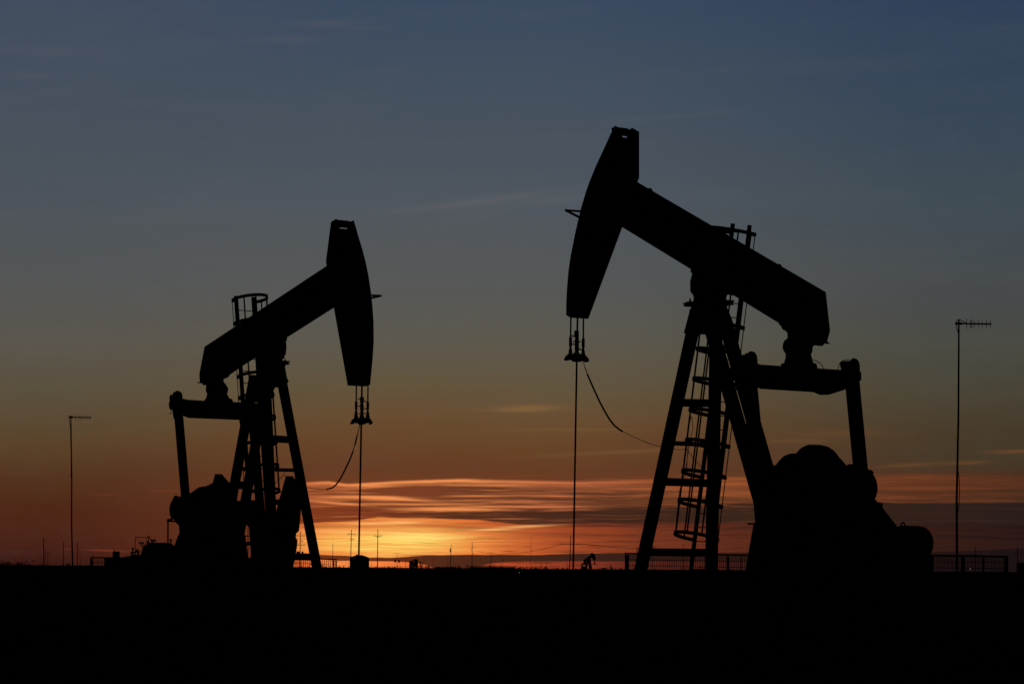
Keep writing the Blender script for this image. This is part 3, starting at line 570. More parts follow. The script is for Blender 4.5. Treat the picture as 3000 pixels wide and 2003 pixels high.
# ------------------------------------------------------------------ left-hand pumping unit
fl = [(1033.5,646),(1040,666),(1042,673.5),(1045.5,686.8),(1058,727.7),(1068.5,768.6),(1076,804),(1084,858),(1088.5,901),(1091.5,945),(1092,1000),(1089,1050),(1081.6,1128)]
plateL = [(x-49.5, y-4.5) for x, y in fl] + [(1018.4,1129),(978,901.5),(956.6,778.8),(954.8,764.8),(969.6,650)]
TL = dict(s=0.95, beam_hw=0.14, beam=[(1000,750),(956.6,778.8),(599,1015.5),(583.8,1095),(585.3,1120),(600,1123),(656,1110),(701.6,1077.7),(841,988.5),(978,901.5),(1020,870)],
  head_v=0.30, plate=plateL, tread=(2,12), back=[(967,669),(954.8,764.8),(956.6,778.8),(978,901.5),(1018,1128)],
  head_floor=[(1018.4,1129),(1031,1123.5),(1032,1112),(1016,1114)],
  top_bar=[(992,646),(1019,648)], top_bar_uz=[(969,652),(979,643),(981,662),(970,663)],
  bracket=[((1075,864),(1114.5,866)), ((1078,875),(1115,866.5)), ((1115,864),(1115,869))],
  ropes=[(1044.2,1110,1043.5,1180),(1078.4,1110,1077.5,1181)], rope_r=0.018,
  rod=[(1060.8,1110),(1052,1636)], rod_r=0.023,
  carrier=[(1026,1238),(1031,1229),(1037,1224),(1050,1223),(1070,1223),(1084,1225),(1090,1232),(1092.5,1239),(1087,1243.5),(1082,1241),(1078,1238),(1072,1240),(1066,1243.5),(1051,1243.5),(1046,1239),(1042,1239.5),(1036,1236),(1033,1242),(1029,1242)],
  clamps=[(1060.5,1162,1174,0.05),(1060,1174,1222,0.042),(1060,1216,1226,0.06)],
  bolts=[(1049.5,1167.5,1066,1169),(1055,1175,1073,1176),(1049.5,1189,1066,1190),(1055,1196,1073,1197),(1052,1211,1071,1211)],
  cable=[[(1054,1243),(1051,1255),(1049.5,1263),(1046,1277)], [(1046.5,1275),(1041,1298),(1033,1325),(1023,1350),(1010,1377),(997,1402),(984,1420),(973,1428.5),(957.5,1432.5)],
         [(957.5,1432.5),(935,1432),(915,1430),(897,1427)], [(834,1382),(831,1390),(815,1408),(801,1420)], [(832,1390),(837,1396)]],
  saddle=[(841,988),(842,995),(838.5,1000),(840,1018),(838,1038),(834,1043),(834,1050),(828,1053),(830,1072),(760,1072),(757,1056),(752,1050),(744,1049),(790,1000)],
  saddle_bits=[([(820,1050),(828,1056),(834,1055),(834,1051.5),(837,1051),(838,1056),(850,1057),(851,1060),(846,1061),(846,1063.5),(849.5,1064),(849,1067.5),(838,1069),(835,1073),(820,1073)],0.11,0.14),
     ([(838,1108),(843.5,1109),(844,1115),(849,1116),(844,1118),(843,1122),(830,1122),(830,1108)],0.28,0.30)],
  post_top=[(755,1060),(760,1072),(741,1118),(735,1145),(780,1180),(807,1134),(817,1135),(843,1118),(835,1072)],
  legs=dict(ff=((820,1085),0.2,(924.5,1640),1.0,0.179), fn=((779,1100),-0.25,(793,1453),-1.0,0.176), rn=((745,1100),-0.26,(688.5,1411),-0.26,0.183), rf=((785,1100),0.26,(729,1411),0.26,0.185)),
  bars=[('fn',1284,'ff',1288,0.175),('fn',1375,'ff',1377,0.088),('fn',1470,'ff',1473,0.14),('fn',1628,'ff',1631,0.18),('rn',1420,'rf',1421,0.2),('rn',1260,'rf',1262,0.12)],
  ladder=[(717.5,880),(754,1440)], ladder_v=-0.85, rail_half=0.285, rail_up=0.1, rail_w=0.085, hoop_r=0.455, hoop_off=0.19,
  hoops=[876,945,1022,1100,1162,1228,1300,1370,1442], tilt=math.radians(5), cage_bars=[-118,-98,-60,-22,22,68,100],
  eq_c=(640,1200), equalizer=[(520,1168),(535,1170.5),(597,1173),(683.7,1177),(706.7,1178),(760,1180),(760,1232),(708,1230),(552,1224),(535,1217),(515,1205)],
  eq_caps=[[(494,1180),(497,1174),(496,1165),(498.5,1156),(506,1155),(507,1149),(511,1148.5),(514,1146),(521.5,1144),(529,1147),(534,1153.5),(535,1165),(535,1217),(530,1235),(508,1225),(505,1202),(495.5,1196.5)]],
  eq_wires=[[(502,1200),(497.5,1214),(505,1209)]],
  tail_bearing=[(585,1118),(591.8,1120),(591.8,1127.5),(603,1128),(602,1139),(602,1146),(605.8,1152),(605,1158),(603,1164.6),(597,1174),(684,1178),(681,1168),(673.5,1167),(666,1153),(669,1145),(669,1136),(663,1126),(656,1117),(656,1110),(660,1109),(668,1106),(672,1102),(674,1096),(678,1090),(660,1080),(620,1090)],
  pitmans=[((522,1200),(559.5,1645),0.163),((738,1200),(776,1645),0.163)],
  slabs=[('belt_guard',[(540,1452),(557,1444),(570,1435),(583,1426),(603,1423),(610,1420.5),(616,1418),(640,1416),(690,1450),(700,1500),(700,1640),(600,1660),(505,1660),(505,1620),(513,1591),(520,1571),(526,1559),(524,1539),(515,1530)],-0.45,-0.15,0.0),
         ('sheave_housing',[(530,1453),(516,1454),(514,1451),(511,1451),(508,1456),(505,1463.5),(501,1470),(498.5,1476),(496.5,1485),(496,1494),(496.5,1502),(498,1509.5),(500.5,1514.5),(503,1519),(540,1535),(590,1500),(580,1455)],-0.70,-0.62,0.0,-0.70),
         ('gearbox',[(696,1466),(745,1464),(771,1466),(772,1498),(866,1498),(864,1562),(860,1640),(733,1634),(739.5,1597),(737,1580),(735,1549),(714,1530)],-0.14,0.4,0.0),
         ('gearbox_pedestal',[(560,1560),(706,1559),(715,1564),(719.5,1569),(721,1586),(723,1598),(726,1632),(866,1634),(845,1690),(840,1800),(540,1800),(540,1640)],-0.75,0.9,0.0)],
  cranks=[([(600,1500),(608,1440),(623.7,1416),(630,1389),(632,1387.5),(648,1388.6),(652,1391),(671,1411),(680,1430),(691,1455),(697,1468),(703,1475),(690,1560),(600,1660),(550,1680),(528,1640),(560,1560)],-1.2,-1.0,[]),
          ([(820,1453),(828,1424),(837,1395.5),(840,1393.5),(855,1394.5),(859,1397),(868,1405),(880,1450),(881.6,1494),(880,1520),(876,1555),(868,1562),(867,1573),(872,1582),(871,1596),(867,1622),(861,1650),(855,1690),(800,1700),(760,1690),(770,1600),(800,1530)],1.0,1.2,[])],
  motor=(498,1630,0.365,-0.35,0.35), eye=(500,1582.5,0.035),
  extras=[('brake_lever',[((490.5,1523),(504,1519.5),-0.6),((490.5,1525),(515,1526.5),-0.6)],0.045), ('brake_rod',[((492,1526),(492,1590),-0.6)],0.028),
          ('skid_tie',[((716,1569),(730.5,1569),0.5)],0.025), ('skid_rail',[((722,1592),(742,1590),0.5)],0.09)],
  well_label='wellhead under the polished rod of the smaller left-hand pumpjack')
# the left unit's motor is seen from its other end
kR, rootR = build_pump(TR, 2078, 85.0, -1, 'large black silhouetted pumpjack on the right, head raised towards the left')
kL, rootL = build_pump(TL, 797, 100.0, 1, 'smaller black silhouetted pumpjack on the left, head raised towards the right')

# ------------------------------------------------------------------ everything further off
TR_ = math.tan(ROLL)
def hor(px): return PY0 + (px-PX0)*TR_
def spot(px, D, z=0.0):
    """the place at distance D on this bearing, z above the ground"""
    r = ray(px, hor(px)); return Vector((r.x*D, D, z))

def yagi(name, label, D, pole_px, pole_w, boom, elems, mount, loops, fold):
    (xt, yt), (xb, yb) = pole_px
    b0 = world(xb, yb, D); b0 = Vector((b0.x, D, 0)); root = empty(name, b0); tag(root, label, 'antenna', 'directional antennas on tall thin masts')
    t = world(xt, yt, D) - b0; o = MB(); q = world(xb, yb, D)-b0
    k = q.z/(t.z-q.z); base = q - (t-q)*k; base.z = 0
    pts = [base+(t-base)*f for f in (0, 0.2, 0.45, 0.7, 1.0)]; bend = [0, 0.012, -0.012, 0.008, 0]
    pts = [p+Vector((b, 0, 0)) for p, b in zip(pts, bend)]
    o.tube(pts, pole_w[1]/2, 10, pole_w[0]/2); mast = o.build('mast', 'galv', root)
    o = MB(); o.lathe(base, [(pole_w[1]*0.9, 0), (pole_w[1]*0.75, 1.0), (pole_w[1]*0.55, 1.25)], 10); o.build('mast_base', 'steel', mast)
    o = MB(); o.tube([world(*boom[0], D)-b0, world(*boom[1], D)-b0], 0.016, 8); bo = o.build('boom', 'galv', root)
    for x, y0, y1 in elems:
        o = MB(); o.tube([world(x, y0, D)-b0, world(x+0.4, y1, D)-b0], 0.0065, 6); o.build('antenna_element', 'galv', bo)
    if fold:
        x, y0, y1, w = fold; o = MB(); P = [(x-w/2, y0+3), (x, y0), (x+w/2, y0+3), (x+w/2, y1-3), (x, y1), (x-w/2, y1-3), (x-w/2, y0+3)]
        o.tube([world(a, b, D)-b0 for a, b in P], 0.008, 6); o.build('folded_dipole', 'galv', bo)
    c = world(mount[0], mount[1], D)-b0; o = MB(); o.box(c, mount[2], 0.06, mount[3]); o.build('mounting_clamp', 'steel', root)
    for l in loops:
        o = MB(); o.tube([world(a, b, D)-b0+Vector((0,-0.01,0)) for a, b in l], 0.009, 6); o.build('coaxial_cable', 'rubber', root)
    return root
yagi('antenna_mast', 'slim mast with a short spiky antenna, alone at the left', 120.0, ((207.6,1219),(212,1650)), (0.036,0.052), ((202,1222),(266,1222.5)),
     [(221.7,1212.5,1232),(230.3,1214,1230.5),(235.4,1216,1229.5),(242.8,1216,1230),(249.5,1216,1229),(257.3,1216,1229.5),(264.8,1216.5,1229)], (207.5,1221.5,0.12,0.055),
     [[(202,1223),(202.5,1231),(204.5,1242),(206.5,1254),(207,1290),(208.5,1330),(208,1400)], [(201.5,1222),(205,1218.5),(209,1218),(217,1222)]], None)
yagi('antenna_mast', 'tallest mast with a larger spiky antenna, at the right edge', 80.0, ((2809.2,937),(2803,1625)), (0.034,0.058), ((2797.5,947.5),(2904,949)),
     [(2831.7,932,963),(2854,937,959.5),(2866,937,960),(2877,938,959.5),(2889.2,937.5,960),(2901.4,939,958.5)], (2809,947.5,0.125,0.05),
     [[(2800.5,944),(2803,938.5),(2806,936),(2812,936),(2820,940.5),(2828,945)], [(2800.5,950),(2802,958),(2805,968),(2807,976)], [(2807.5,1380),(2810,1405),(2811,1440),(2809.5,1475),(2806,1500)]], (2845.5,936,961,4))

PO = {}
def pole(px, py, H, label, arms=(), cans=(), lean=0.0, w=0.28, pins=(), taper=0.65, name='utility_pole', cat='utility pole', key=None, wood='wood', brace=False):
    D = F*(H-HC)/(hor(px)-py); b = spot(px-lean, D); root = empty(name, b); tag(root, label, cat, 'utility poles across the plain')
    k = D/F; dx = lean*k
    o = MB(); o.tube([(0,0,-0.2), (dx,0,H)], w/2, 8, w/2*taper); o.build('pole', wood, root)
    for (y, x0, x1, th) in arms:
        z = HC + (hor(px)-y)*k; o = MB(); o.strut(((x0-px)*k+dx, 0.18, z), ((x1-px)*k+dx, 0.18, z), th, 0.12); ar = o.build('crossarm', wood, root)
        for f in (0.03, 0.25, 0.75, 0.97):
            o = MB(); xx = ((x0-px)+(x1-x0)*f)*k+dx; o.lathe((xx, 0.18, z+th/2), [(0.02,0),(0.02,0.1),(0.06,0.12),(0.06,0.2),(0.03,0.24)], 8); o.build('insulator', 'steel', ar)
        if brace:
            o = MB(); q = 0.45; o.strut(((x0-px)*k*q+dx, 0.2, z), (dx, 0.2, z-(x1-x0)*k*0.2), 0.08); o.strut(((x1-px)*k*q+dx, 0.2, z), (dx, 0.2, z-(x1-x0)*k*0.2), 0.08); o.build('arm_brace', wood, ar)
    for (x, y0, y1, r) in cans:
        z0 = HC+(hor(px)-y1)*k; z1 = HC+(hor(px)-y0)*k; o = MB(); o.lathe(((x-px)*k+dx, 0.1, z0), [(r*0.8,0),(r,0.1),(r,(z1-z0)*0.8),(r*0.85,(z1-z0)*0.85),(r*0.3,(z1-z0)*0.9),(r*0.25,z1-z0)], 12); o.build('transformer', 'steel', root)
    for (y, side) in pins:
        z = HC+(hor(px)-y)*k; o = MB(); o.tube([(dx,0,z-0.1),(dx+side*0.45,0,z)], 0.04, 6); o.lathe((dx+side*0.45,0,z-0.05), [(0.08,0),(0.1,0.1),(0.06,0.3)], 8); o.build('insulator', 'steel', root)
    if key: PO[key] = (root, D, k)
    return root
pole(127.7,1573.5,11,'tall bare pole left of the left antenna mast, thickest of its cluster',w=0.34,taper=0.85)
pole(132,1606,9,'short pole tight against the right side of the tall bare pole',w=0.3)
pole(140,1616.5,10,'two-armed pole just right of the tall bare pole',arms=[(1618,134,147,0.2),(1625.5,136,150,0.2)],w=0.3)
pole(185.6,1586,11,'bare pole just left of the left antenna mast',w=0.32,taper=0.8)
pole(226.7,1585,11,'pole with side pins just right of the left antenna mast',pins=[(1595,-1),(1602,-1),(1609,1),(1620,-1)],w=0.3,lean=0.5)
pole(235.8,1629,10,'small one-armed pole second to the right of the left antenna mast',arms=[(1630.5,232,239,0.25)],w=0.3)
pole(6.8,1633,10,'small two-armed pole at the extreme left edge',arms=[(1634,2.5,11,0.3),(1639,3.5,10,0.3)],w=0.3)
pole(26.6,1638,10,'tiny pole second from the left edge',arms=[(1641,24,29,0.3)],w=0.3)
pole(45.8,1630,10,'tiny pole with a short arm, third from the left edge',arms=[(1637,43,48.5,0.3)],w=0.35)
pole(66.6,1629.5,10,'plain small pole, fourth from the left edge',w=0.35)
pole(97,1641,10,'tiny distant one-armed pole left of the tall bare pole',arms=[(1642,95,99,0.4)],w=0.4)
pole(109.6,1640,10,'tiny pole with three short pins left of the tall bare pole',arms=[(1645,108,111.5,0.4),(1649,108,111.5,0.4)],w=0.4)
pole(117.5,1630,10,'small one-armed pole right beside the tall bare pole on its left',arms=[(1631,114,121,0.3)],w=0.3)
pole(166,1643.5,10,'tiny faint pole between the tall bare pole and the next bare pole',w=0.4)
pole(247.5,1645,10,'tiny faint pole left of the fence corner, the left one of a pair',w=0.4)
pole(254,1642,10,'tiny faint pole left of the fence corner, the right one of a pair',w=0.4)
pole(879,1555,12,'pole with three transformers and two long arms behind the left pumpjack front leg',arms=[(1569,866,892,0.14),(1585,879,887,0.12),(1595.5,868,893.5,0.14)],cans=[(870.5,1613,1622.5,0.22),(875,1613,1622.5,0.25),(886,1613.5,1622.5,0.28)],w=0.3)
pole(726,1535,12,'thin pole seen through the gap in the left pumpjack base',w=0.24)
pole(974.5,1590.5,11,'plain thin pole just right of the left pumpjack front leg',w=0.24)
pole(1029,1550.5,12,'two-armed pole immediately left of the domed tank',arms=[(1564.3,1016,1042.5,0.13),(1579.5,1024.5,1036,0.13)],lean=2.5,w=0.27)
pole(1106.3,1550,12,'tall braced pole with one crossarm immediately right of the domed tank',arms=[(1569,1092.5,1119.5,0.16)],lean=0.7,w=0.27,brace=True)
pole(1163,1619,10,'low pole with a crossarm and transformers on both sides in the glow',arms=[(1620.3,1153,1173.5,0.16)],cans=[(1157.5,1638,1647,0.5),(1168.5,1638.5,1647,0.5)],w=0.26)
pole(1171.4,1636,9,'short stub pole beside the low transformer pole',w=0.25)
pole(1188,1630,10,'plain short pole just left of the bushy tree',w=0.25)
pole(1088,1640,9,'short thin pole between the domed tank and the tall braced pole',w=0.22)
pole(1242,1628,10,'faint plain pole just right of the bushy tree',w=0.2)
pole(1269,1634,10,'small one-armed pole second to the right of the bushy tree',arms=[(1635.3,1264,1273,0.2)],w=0.22)
pole(1266,1642,9,'stub pole touching the small one-armed pole right of the bushy tree',w=0.2)
pole(1312,1627.5,10,'faint pole directly left of the leaning transformer pole',w=0.18)
pole(1321.5,1593.5,11,'leaning pole with a single transformer hung on its left side',cans=[(1318.8,1605,1616.5,0.17)],lean=3.0,w=0.3)
pole(1382.8,1586.5,11,'tall slim pole rising over the left end of the low flat building',pins=[(1602,1),(1609,-1),(1621,1)],w=0.26)
pole(1438.4,1617,10,'two-armed pole rising over the middle of the low flat building',arms=[(1618.2,1427,1449,0.18),(1629.5,1433,1444,0.16)],w=0.3)
pole(1472,1633,10,'short pole with a small arm over the right part of the low flat building',arms=[(1640,1468,1476,0.2)],w=0.3)
pole(1432,1643,9,'tiny pole just left of the two-armed pole on the low flat building',w=0.24)
pole(1450,1643,9,'tiny pole just right of the two-armed pole on the low flat building',w=0.24)
pole(1466,1641,9,'tiny pole just left of the short armed pole over the low flat building',w=0.2)
pole(1555,1572,45,'very thin tall mast between the low building and the right polished rod',w=0.5,name='radio_mast',cat='mast',wood='galv')
pole(1568,1641.5,10,'plain pole just right of the very thin tall mast',w=0.28)
pole(1586,1640.5,10,'second plain pole to the right of the very thin tall mast',w=0.3)
pole(1602,1640,10,'third plain pole to the right of the very thin tall mast',w=0.3)
pole(1613,1645.5,10,'small armed pole, fourth to the right of the very thin tall mast',arms=[(1647,1610,1616,0.3)],w=0.3)
pole(1579.5,1651,9,'tiny stub between the first two poles right of the thin mast',w=0.4)
pole(1525,1651,9,'tiny armed pole right of the low flat building',arms=[(1652,1522,1528,0.3)],w=0.3)
pole(1671.5,1567,12,'large leaning pole with a long crossarm left of the right polished rod',arms=[(1593,1641,1703,0.17)],lean=3.5,w=0.34,key='big')
pole(1661,1637,10,'short pole left of the large leaning pole',w=0.34)
pole(1750.6,1652,9,'tiny pole just right of the distant pumpjack',w=0.35)
pole(1776,1647,10,'small armed pole left of the farthest pumpjack',arms=[(1652,1772.5,1779.5,0.3)],w=0.35)
pole(1809,1655,9,'tiny stub right of the farthest pumpjack',w=0.3)
pole(1866,1604,9,'pole showing just left of the right pumpjack front leg',arms=[(1606,1862,1871,0.2)],w=0.4)
pole(1912,1599.5,9,'pole with a tilted arm just right of the right pumpjack front leg',arms=[(1602,1910,1923,0.14)],w=0.22)
pole(2001.5,1592.5,11,'faint thin pole seen between the right pumpjack front legs',w=0.2)
pole(2857.5,1598.5,11,'armed pole behind the fence right of the right antenna mast',arms=[(1614,2852,2864,0.16),(1625,2849,2866,0.14)],w=0.3)
pole(2981,1599.5,11,'armed pole at the extreme right edge',arms=[(1619.5,2969,2994,0.17)],w=0.34,lean=0.5)

# overhead wires, one span each
def wires(name, label, spans, r=0.01):
    b = world(*spans[0][0]); b.z = 0; o = MB()
    for a, c, sag in spans:
        A = world(*a); B = world(*c); pts = []
        for i in range(13):
            f = i/12; p = A.lerp(B, f); p.z -= sag*4*f*(1-f); pts.append(p-b)
        o.tube(pts, r, 4)
    ob = o.build(name, 'rubber'); ob.location = b; tag(ob, label, 'power line', 'overhead power lines')
wires('power_line', 'wire pair running right from the large leaning pole', [((1703,1592,731),(2300,1613,1900),1.5),((1690,1592,731),(2260,1616,1900),1.5)], 0.02)
wires('power_line', 'wire pair running left from the large leaning pole', [((1641,1593,731),(1400,1613,1300),1.5),((1655,1593,731),(1380,1610,1300),1.5)], 0.02)
wires('power_line', 'wires sagging across the far left between the bare poles', [((-60,1574,700),(127,1578,1370),1.0),((127,1578,1370),(226,1590,1360),1.5),((-60,1590,700),(127,1596,1370),1.0),((-60,1612,900),(140,1618,2080),2.0),((140,1618,2080),(236,1630,2800),2.0)], 0.016)

# ------------------------------------------------------------------ tanks, sheds, cabinets
D = 738.0; b = spot(1053, D); k_ = D/F
t = empty('storage_tank', b); tag(t, 'squat domed tank black against the sunset glow', 'tank')
o = MB(); R = 28.5*k_; o.lathe((0,0,0), [(R,0),(R,3.16),(R*1.01,3.18),(R*1.01,3.24)], 40); o.build('shell', 'steel', t)
o = MB(); o.lathe((0,0,3.245), [(R*1.0,0),(R*0.8,0.22),(R*0.5,0.42),(R*0.2,0.52),(0.02,0.53)], 40); rf = o.build('roof', 'steel', t)
o = MB(); o.lathe((-0.5,0,3.7), [(0.18,0),(0.18,0.14),(0.1,0.18)], 12); o.lathe((0.35,0.2,3.7), [(0.08,0),(0.08,0.14)], 10); o.build('hatch', 'steel', rf)
for s_ in (-1, 1):
    o = MB(); o.tube([(s_*R*0.9,-R*0.48,3.2),(s_*R*0.9,-R*0.48,3.42)], 0.03, 6); o.build('vent_pipe', 'galv', rf)

def shed(name, label, cat, px0, px1, ytop, D, depth, roof):
    b = spot((px0+px1)/2, D); k = D/F; w = (px1-px0)*k; h = HC+(hor((px0+px1)/2)-ytop)*k
    r = empty(name, b); tag(r, label, cat)
    o = MB(); o.box((0,0,(h-0.25)/2), w, depth, h-0.25); wl = o.build('wall', 'steel', r)
    o = MB(); o.strut((-w/2-0.1,0,h-0.12+roof), (w/2+0.5,0,h-0.12-roof), depth+0.4, 0.16, side=(0,1,0)); o.build('roof', 'rust', r)
    o = MB(); o.box((w*0.2,-depth/2-0.03,0.9), 0.9, 0.05, 1.8 if h > 2 else h*0.8); o.build('door', 'galv', r)
shed('shed', 'long low flat-roofed building on the skyline left of the right polished rod', 'building', 1376, 1508, 1656.8, 900.0, 5.0, 0.02)
shed('shed', 'dark boxy building cut off by the right edge of the frame', 'building', 2983, 3080, 1647, 1200.0, 8.0, 0.0)
shed('shed', 'low dark shed beside the open slit of glow, right of the domed tank', 'building', 1275, 1330, 1659.0, 1000.0, 4.0, 0.0)

def at(px, py, D, b): return world(px, py, D)-b
# cabinet on the fence line
D = 112.0; b = spot(340, D); r = empty('control_cabinet', b); tag(r, 'square control cabinet above the fence left of the left pumpjack', 'cabinet')
c0 = at(330.6,1614,D,b); c1 = at(350,1633,D,b); o = MB(); o.box(((c0.x+c1.x)/2,0,(c0.z+c1.z)/2), c1.x-c0.x, 0.16, c0.z-c1.z); o.build('cabinet_box', 'steel', r, 0.004)
o = MB(); o.box(((c0.x+c1.x)/2,0,c1.z/2), 0.09, 0.09, c1.z); o.build('post', 'steel', r)
o = MB(); q = at(336,1614,D,b); o.tube([q, q+Vector((0,0,0.045))], 0.012, 8); o.build('vent_cap', 'steel', r)
o = MB(); o.box(((c0.x+c1.x)/2,-0.085,(c0.z+c1.z)/2), (c1.x-c0.x)*0.86, 0.01, (c0.z-c1.z)*0.9); o.build('cabinet_door', 'galv', r)

# pipework and vessel left of the left pumpjack
D = 106.0; b = spot(430, D); r = empty('separator_vessel', b); tag(r, 'low rounded horizontal vessel at the foot of the left pumpjack', 'vessel')
ctr = at(470,1640,D,b); rad = 0.355; o = MB(); L0 = at(411,1640,D,b).x; L1 = at(530,1640,D,b).x
o.lathe((L0,0,ctr.z), [(0.05,0),(rad*0.55,0.03),(rad*0.85,0.10),(rad,0.22),(rad,L1-L0-0.2),(rad*0.8,L1-L0-0.08),(0.1,L1-L0)], 28, (1,0,0)); o.build('vessel_body', 'steel', r)
for xx in (L0+0.3, L1-0.3):
    o = MB(); o.box((xx,0,(ctr.z-rad)/2+0.05), 0.12, 0.5, ctr.z-rad+0.12); o.build('saddle_support', 'steel', r)
r = empty('pipe_manifold', b); tag(r, 'thin pipe frame with small valves above the rounded vessel', 'pipework')
def pp(pts, rr, nm, mat='steel'):
    o = MB(); o.tube([at(x, y, D, b)+Vector((0,-0.42,0)) for x, y in pts], rr, 8); return o.build(nm, mat, r)
pp([(400.7,1690),(400.7,1574),(402,1573.2),(438,1574.3)], 0.009, 'pipe'); pp([(425,1604),(432,1588),(437,1570),(440,1568),(443,1571),(447,1583),(448.5,1588)], 0.0085, 'pipe')
pp([(439,1580),(461.5,1580.2),(462.3,1590)], 0.0085, 'pipe'); pp([(440,1690),(440,1570)], 0.012, 'riser'); pp([(448.3,1690),(448.3,1581)], 0.016, 'riser'); pp([(439,1597),(449,1597)], 0.016, 'pipe')
pp([(423.5,1690),(423.5,1589)], 0.012, 'riser'); pp([(393,1690),(393,1603)], 0.016, 'riser'); pp([(407,1690),(407,1606)], 0.01, 'riser'); pp([(398,1690),(398,1614)], 0.012, 'riser'); pp([(411,1690),(411,1611)], 0.02, 'riser')
pp([(388,1690),(389,1628),(391,1618),(393,1610)], 0.014, 'pipe'); pp([(386,1618),(411,1616)], 0.016, 'pipe'); pp([(388,1628),(411,1626)], 0.03, 'pipe')
for x, y, rr in ((414.5,1590,0.028),(422,1590,0.032),(437.5,1588,0.03),(439.5,1594,0.05),(454,1584,0.03),(458,1582,0.025),(405,1612,0.03),(394,1606,0.03)):
    o = MB(); q = at(x, y, D, b)+Vector((0,-0.42,0)); o.lathe(q-Vector((0,0,rr)), [(rr*0.4,0),(rr,rr*0.5),(rr,rr*1.5),(rr*0.5,rr*2)], 12); o.build('valve', 'steel', r)
pp([(414.5,1590),(418,1597),(422,1602)], 0.012, 'pipe'); pp([(454,1582),(450,1590)], 0.014, 'pipe')
# low loading skid that fills the gap between fence corner and vessel
r = empty('equipment_skid', b); tag(r, 'low dark equipment skid between the fence corner and the rounded vessel', 'equipment')
o = MB(); P = [at(x, y, D, b) for x, y in [(312,1634),(330,1632.5),(352,1631.8),(368,1631),(376,1629),(388,1627.6),(411,1624),(418,1690),(312,1690)]]
o.prism([p+Vector((0,-0.5,0)) for p in P], [p+Vector((0,0.5,0)) for p in P]); o.build('housing', 'steel', r)
o = MB(); o.strut(at(310,1712,D,b), at(420,1712,D,b), 0.2, 1.1, side=(0,0,1)); o.build('skid_frame', 'rust', r)

# ------------------------------------------------------------------ wire mesh fences
def fence(label, D, x0, x1, y0, y1, posts, rail=0.035, D1=None, step=0.1, wires_=True):
    D1 = D1 or D; b = spot(x0, D); r = empty('mesh_fence', b); tag(r, label, 'fence', 'wire mesh guard fences')
    A = world(x0, y0, D)-b; e1 = spot(x1, D1)-b; Bp = world(x1, y1, D1)-b
    o = MB(); o.strut(A, Bp, rail, 0.04, side=(0,0,1)); o.build('top_rail', 'galv', r)
    for x, w in posts:
        f = (x-x0)/(x1-x0); p = A.lerp(Bp, f); o = MB(); o.box((p.x, p.y, p.z/2-0.02), w, 0.06, p.z-0.04+0.02); o.build('post', 'galv', r)
    o = MB(); L = (Bp-A).length; n_ = int(L/step)
    for i in range(1, n_):
        p = A.lerp(Bp, i/n_); o.strut((p.x, p.y+0.035, 0.05), (p.x, p.y+0.035, p.z-0.02), 0.011)
    for j in range(1, 13):
        h = A.z-0.14*j
        if h > 0.05: o.strut((A.x, A.y+0.035, h), (Bp.x, Bp.y+0.035, h+(Bp.z-A.z)), 0.012)
    o.build('wire_mesh', 'galv', r)
fence('mesh fence with a thick corner post left of the right pumpjack', 92.0, 1831, 2215, 1620, 1626, [(1837,0.1),(2134,0.06),(2172,0.02),(2212,0.06)], 0.035, 90.0, 0.05)
fence('mesh fence to the right of the right pumpjack motor', 91.0, 2700, 2953, 1625.5, 1629.5, [(2702,0.06),(2821,0.09),(2880,0.05),(2948,0.09)], 0.045, 92.0, 0.036)
fence('mesh fence beside the front leg of the left pumpjack', 108.0, 852, 987, 1633, 1638, [(852,0.05),(976.5,0.045),(985,0.035)], 0.035, 108.0, 0.055)
fence('mesh fence corner at the far left, left of the control cabinet', 114.0, 264.5, 500, 1632.3, 1634, [(268,0.075),(310,0.05),(400,0.05),(498,0.05)], 0.035, 110.0, 0.085)
# small bird-like bracket on the left fence corner is a sensor head
D = 116.0; b = spot(273.5, D); r = empty('weather_sensor', b); tag(r, 'tiny forked sensor on a rod above the left fence corner', 'sensor')
o = MB(); o.tube([(0,0,0), at(273.5,1628,D,b)], 0.008, 6); o.build('rod', 'galv', r)
o = MB(); o.strut(at(271.3,1625.5,D,b), at(273.3,1628.5,D,b), 0.012); o.strut(at(276,1626,D,b), at(273.3,1628.5,D,b), 0.012); o.build('fork', 'steel', r)

